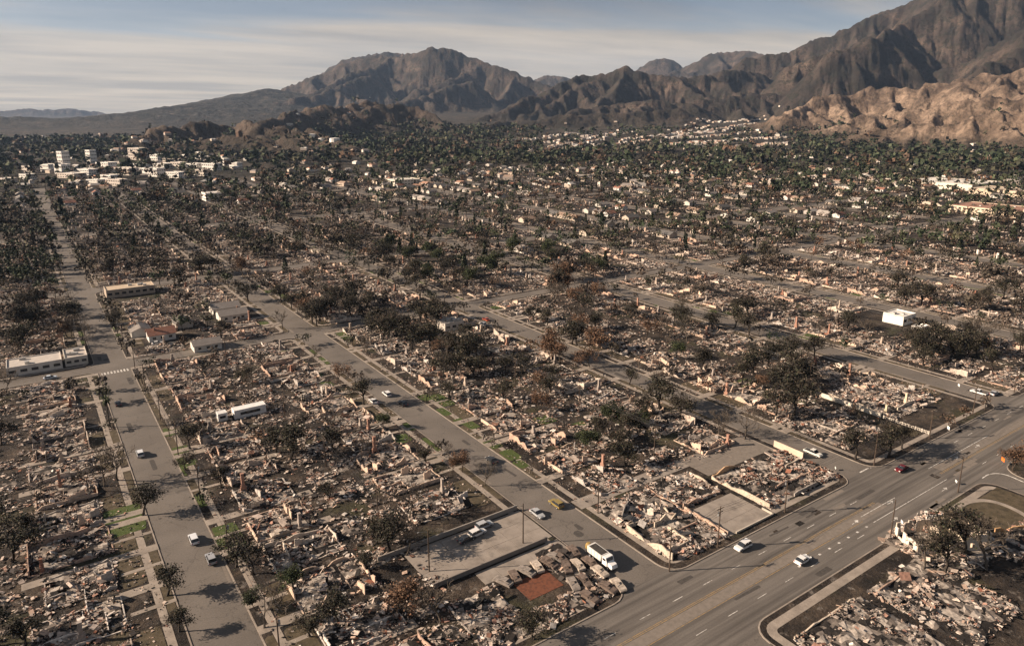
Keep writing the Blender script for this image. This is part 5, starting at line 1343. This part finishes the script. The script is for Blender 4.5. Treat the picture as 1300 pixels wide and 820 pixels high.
# all the smaller and farther trees as one mass
LC = {'charred': [(.028, .025, .019), (.050, .041, .029), (.036, .037, .023)], 'oak': [(.034, .029, .022), (.055, .046, .034)], 'bare': [(.085, .066, .052), (.060, .048, .038)], 'brown': [(.11, .068, .044), (.08, .054, .038)],
      'green': [(.036, .050, .026), (.054, .064, .034), (.030, .040, .022), (.060, .058, .034)], 'conifer': [(.022, .031, .017), (.03, .038, .02)], 'cypress': [(.022, .031, .017)]}
def crown_pts(kind, n, r):
    if kind in ('conifer', 'cypress'):
        z = .12 + .88 * r.random(n); rad = (1 - z) ** .7 * (.22 if kind == 'conifer' else .1) * (.4 + .6 * r.random(n)) + .01; a = r.random(n) * 2 * math.pi
        return np.c_[np.cos(a) * rad, np.sin(a) * rad, z]
    m = 6; cl = np.c_[r.normal(0, .22, m), r.normal(0, .22, m), r.uniform(.42, .82, m)]
    p = cl[r.integers(m, size=n)] + r.normal(0, 1, (n, 3)) * np.array([.13, .13, .095]); return p
bucket = MB()
def far_tree(x, y, z, kind, h, dist):
    n = 110 if dist < 600 else 64 if dist < 900 else 32 if dist < 1400 else 15
    if kind == 'bare': n = int(n * .7)
    size = {110: .085, 64: .11, 32: .155, 15: .23}.get(n, .10 if n > 40 else .15)
    p = crown_pts(kind, n, tr) * h + [x, y, z]
    tone_ = np.array(LC[kind][int(tr.integers(len(LC[kind])))]) * tr.uniform(.75, 1.3)
    bucket.cards(p, tr.uniform(.6, 1.3, n) * size * h * 1.12, rots(n, math.pi, tr), np.clip(tone_[None] * tr.uniform(.82, 1.18, (n, 1)), .004, .8))
    if dist < 1200: bucket.tube([[x, y, z - .2], [x + tr.normal(0, .2), y, z + h * .6]], [.02 * h + .08, .06], (.04, .033, .027), 3, False)
for t in rest: far_tree(t[0], t[1], ZB, t[2], t[3], t[4])
n_far = 0
dens = lambda x, y: fbm(np.array([x / 170.]), np.array([y / 170.]), 3, 63)[0]
for _ in range(14500):
    rr0 = math.sqrt(tr.uniform(760 ** 2, 3000 ** 2)); th = tr.uniform(R_(-38), R_(38))
    x = rr0 * (math.cos(th) * fx_ + math.sin(th) * rx_); y = rr0 * (math.cos(th) * fy_ + math.sin(th) * ry_)
    dn = dens(x, y)
    if tr.random() > np.clip((dn - .30) * 4.0, .06, 1.0) * np.interp(rr0, (760, 1700), (.30, .92)): continue
    pu, pv_, _d = proj(x, y, 30 if rr0 > 2000 else 0)
    if 690 < pu < 1010 and 150 < pv_ < 193 and tr.random() < .8: continue
    if 15 < pu < 310 and 196 < pv_ < 236 and tr.random() < .5: continue
    z = 0.2
    if rr0 > 1500:
        hz, tz, gz = terrain_zone(x, y)
        if (hz > .5 or tz > .3) and tr.random() < .93: continue
        z = terrain_z(x, y)
    if rr0 < 1200 and in_road(x, y) and tr.random() < .9: continue
    kind = ['green', 'charred', 'brown', 'bare', 'conifer'][int(tr.choice(5, p=[.60, .20, .10, .03, .07]))]
    far_tree(x, y, z, kind, tr.uniform(9, 16) * (1.5 if tr.random() < .25 else 1.0) * (1.3 if rr0 > 1400 else 1.0), rr0); n_far += 1
tag(bucket.build('distant_trees', 'leaf'), 'mass of dark green and scorched trees covering the far town', 'trees', kind='stuff')


# ------------------------------------------------------------------ poles and wires
pole_m = MB().tube([[0, 0, -.2], [0, 0, 10.6]], [.17, .12], (.075, .055, .042), 6).mesh('pole', 'bark')
arm_m = MB().box((0, 0, 10.0), (.13, 2.5, .16), (.07, .052, .04)).mesh('crossarm', 'bark')
arm2_m = MB().box((0, 0, 9.1), (.12, 1.9, .14), (.07, .052, .04)).mesh('crossarm', 'bark')
tf_m = MB().tube([[.38, 0, 7.9], [.38, 0, 8.9]], [.25, .25], (.30, .31, .31), 8).mesh('transformer', 'metalwork')
ins_m = MB().box((0, 0, 10.15), (.1, .1, .16), (.3, .25, .2)).mesh('insulator', 'masonry')
def pole(x, y, label, h=1.0, tf=False, group='wooden utility poles', rz=0.0):
    T = thing('utility_pole', label, 'utility pole', (x, y, ZB), rz, group, (1, 1, h))
    link('pole', pole_m, T); link('crossarm', arm_m, T); link('crossarm', arm2_m, T)
    for q in (-1.1, -.5, .5, 1.1): link('insulator', ins_m, T, (0, q, 0))
    if tf: link('transformer', tf_m, T)
    return T
def wire(p0, p1, label, sag=.9):
    t = np.linspace(0, 1, 9)[:, None]; p = np.array(p0) * (1 - t) + np.array(p1) * t; p[:, 2] -= sag * 4 * (t[:, 0] * (1 - t[:, 0]))
    return p
rows = [('along the right kerb of the first street', [(28.4, y) for y in (118, 156.6, 187.5, 218, 249, 282, 309, 345, 385, 428)], 0),
        ('down the backyards between first and second streets', [(62 + .6 * math.sin(k), 148 + 38 * k) for k in range(5)], 0),
        ('down the backyards between second and third streets', [(146 + .8 * math.sin(k * 2), 136 + 36 * k) for k in range(5)], 0),
        ('down the backyards between third and fourth streets', [(234 + .8 * math.sin(k), 142 + 38 * k) for k in range(5)], 0),
        ('down the backyards between fourth and fifth streets', [(325, 150 + 40 * k) for k in range(4)], 0),
        ('down the backyards between fifth and sixth streets', [(416, 160 + 44 * k) for k in range(4)], 0),
        ('along the upper kerb of the boulevard', [(108.6, 94.8), (124.8, 94.6), (151.2, 94.8), (194.6, 95.2), (226.4, 94.8), (258, 95.6), (292, 96)], UP)]
for txt, pts, rz in rows:
    WM = MB()
    for i, (x, y) in enumerate(pts):
        pole(x, y, f'wooden utility pole, {nth(i)} from the near end, {txt}', tr.uniform(.9, 1.05), tr.random() < .3, rz=rz)
    for (a, b_) in zip(pts[:-1], pts[1:]):
        for o_ in (-1.1, -.5, .5, 1.1):
            dx, dy = (o_, 0) if rz == 0 else (0, o_)
            dx, dy = (0, o_) if rz == 0 else (o_, 0)
            dx, dy = (o_ * .1, 0) if False else ((o_, 0) if rz == 0 else (0, o_))
            WM.tube(wire((a[0] + dx * 0 + (o_ if rz == 0 else 0), a[1] + (o_ if rz else 0), ZB + 9.9), (b_[0] + (o_ if rz == 0 else 0), b_[1] + (o_ if rz else 0), ZB + 9.9), ''), .03, (.05, .05, .05), 3, False)
    # crossarms stand square to the line
    tag(WM.build('power_line', 'rubber'), f'thin dark wires strung between the poles {txt}', 'wires', kind='stuff')
for (u, v, lab) in ((664, 690, 'tall bare pole at the wall of the second street parking lot'), (1130, 685, 'dark pole on the lower sidewalk of the boulevard by the turn lane'), (1216, 625, 'dark pole by the lawn corner at the side street'), (759, 652, 'pole at the alley corner right of the second street'), (545, 726, 'pole at the lower left corner of the parking lot')):
    x, y = G(u, v); T = thing('street_pole', lab, 'pole', (x, y, ZB), 0, 'single dark poles'); link('pole', pole_m, T)
    MB().tube([[0, 0, 9.8], [-.9, .3, 10.2], [-1.9, .6, 10.3]], .05, (.2, .2, .2), 4).build('lamp_arm', 'metalwork', T); MB().box((-2.1, .66, 10.27), (.5, .2, .12), (.3, .3, .3)).build('lamp_head', 'metalwork', T)
# traffic bits
for (u, v, col, w_, h_, lab) in ((1272, 590, (.75, .16, .02), 1.5, 1.9, 'orange warning sign on the island at the right'), (1203, 549, (.7, .69, .66), 1.4, 1.8, 'white sign board on the corner verge of the boulevard'), (1144, 668, (.7, .69, .66), 1.1, 1.4, 'white board on the lower sidewalk near the burned shell'),
                                 (1213, 615, (.7, .69, .66), .9, 1.2, 'white board at the foot of the pole by the lawn corner'), (1060, 597, (.66, .65, .62), .8, 1.0, 'small white box on the kerb of the third street'), (1216, 496, (.7, .69, .66), 1.2, 2.4, 'white sign beside the corner rubble at the fourth street')):
    x, y = G(u, v); T = thing('sign_board', lab, 'sign', (x, y, ZB), R_(50))
    MB().tube([[0, 0, -.1], [0, 0, h_]], [.04, .04], (.2, .2, .2), 4).build('post', 'metalwork', T); MB().box((0, -.06, h_ - .3), (w_, .05, w_ * .75), col).build('sign_panel', 'plaster', T)

# ------------------------------------------------------------------ haze over the valley
hb = MB().b2(-17500, 17500, -17500, 17500, -1.2, 1750, (1, 1, 1))
ho = hb.build('haze', 'plaster')
hm_ = bpy.data.materials.new('haze_air'); hm_.use_nodes = True
hn = hm_.node_tree; hn.nodes.clear()
ho_ = hn.nodes.new('ShaderNodeOutputMaterial'); pv = hn.nodes.new('ShaderNodeVolumePrincipled')
pv.inputs['Color'].default_value = (.46, .66, 1.0, 1); pv.inputs['Density'].default_value = 2.1e-5; pv.inputs['Anisotropy'].default_value = 0.15
for k_ in ('Density Attribute', 'Temperature Attribute', 'Color Attribute'):
    if k_ in pv.inputs: pv.inputs[k_].default_value = ''
hm_.cycles.homogeneous_volume = True
hn.links.new(pv.outputs[0], ho_.inputs['Volume'])
ho.data.materials.clear(); ho.data.materials.append(hm_)
tag(ho, 'thin bluish haze hanging over the whole valley', 'haze', kind='stuff')
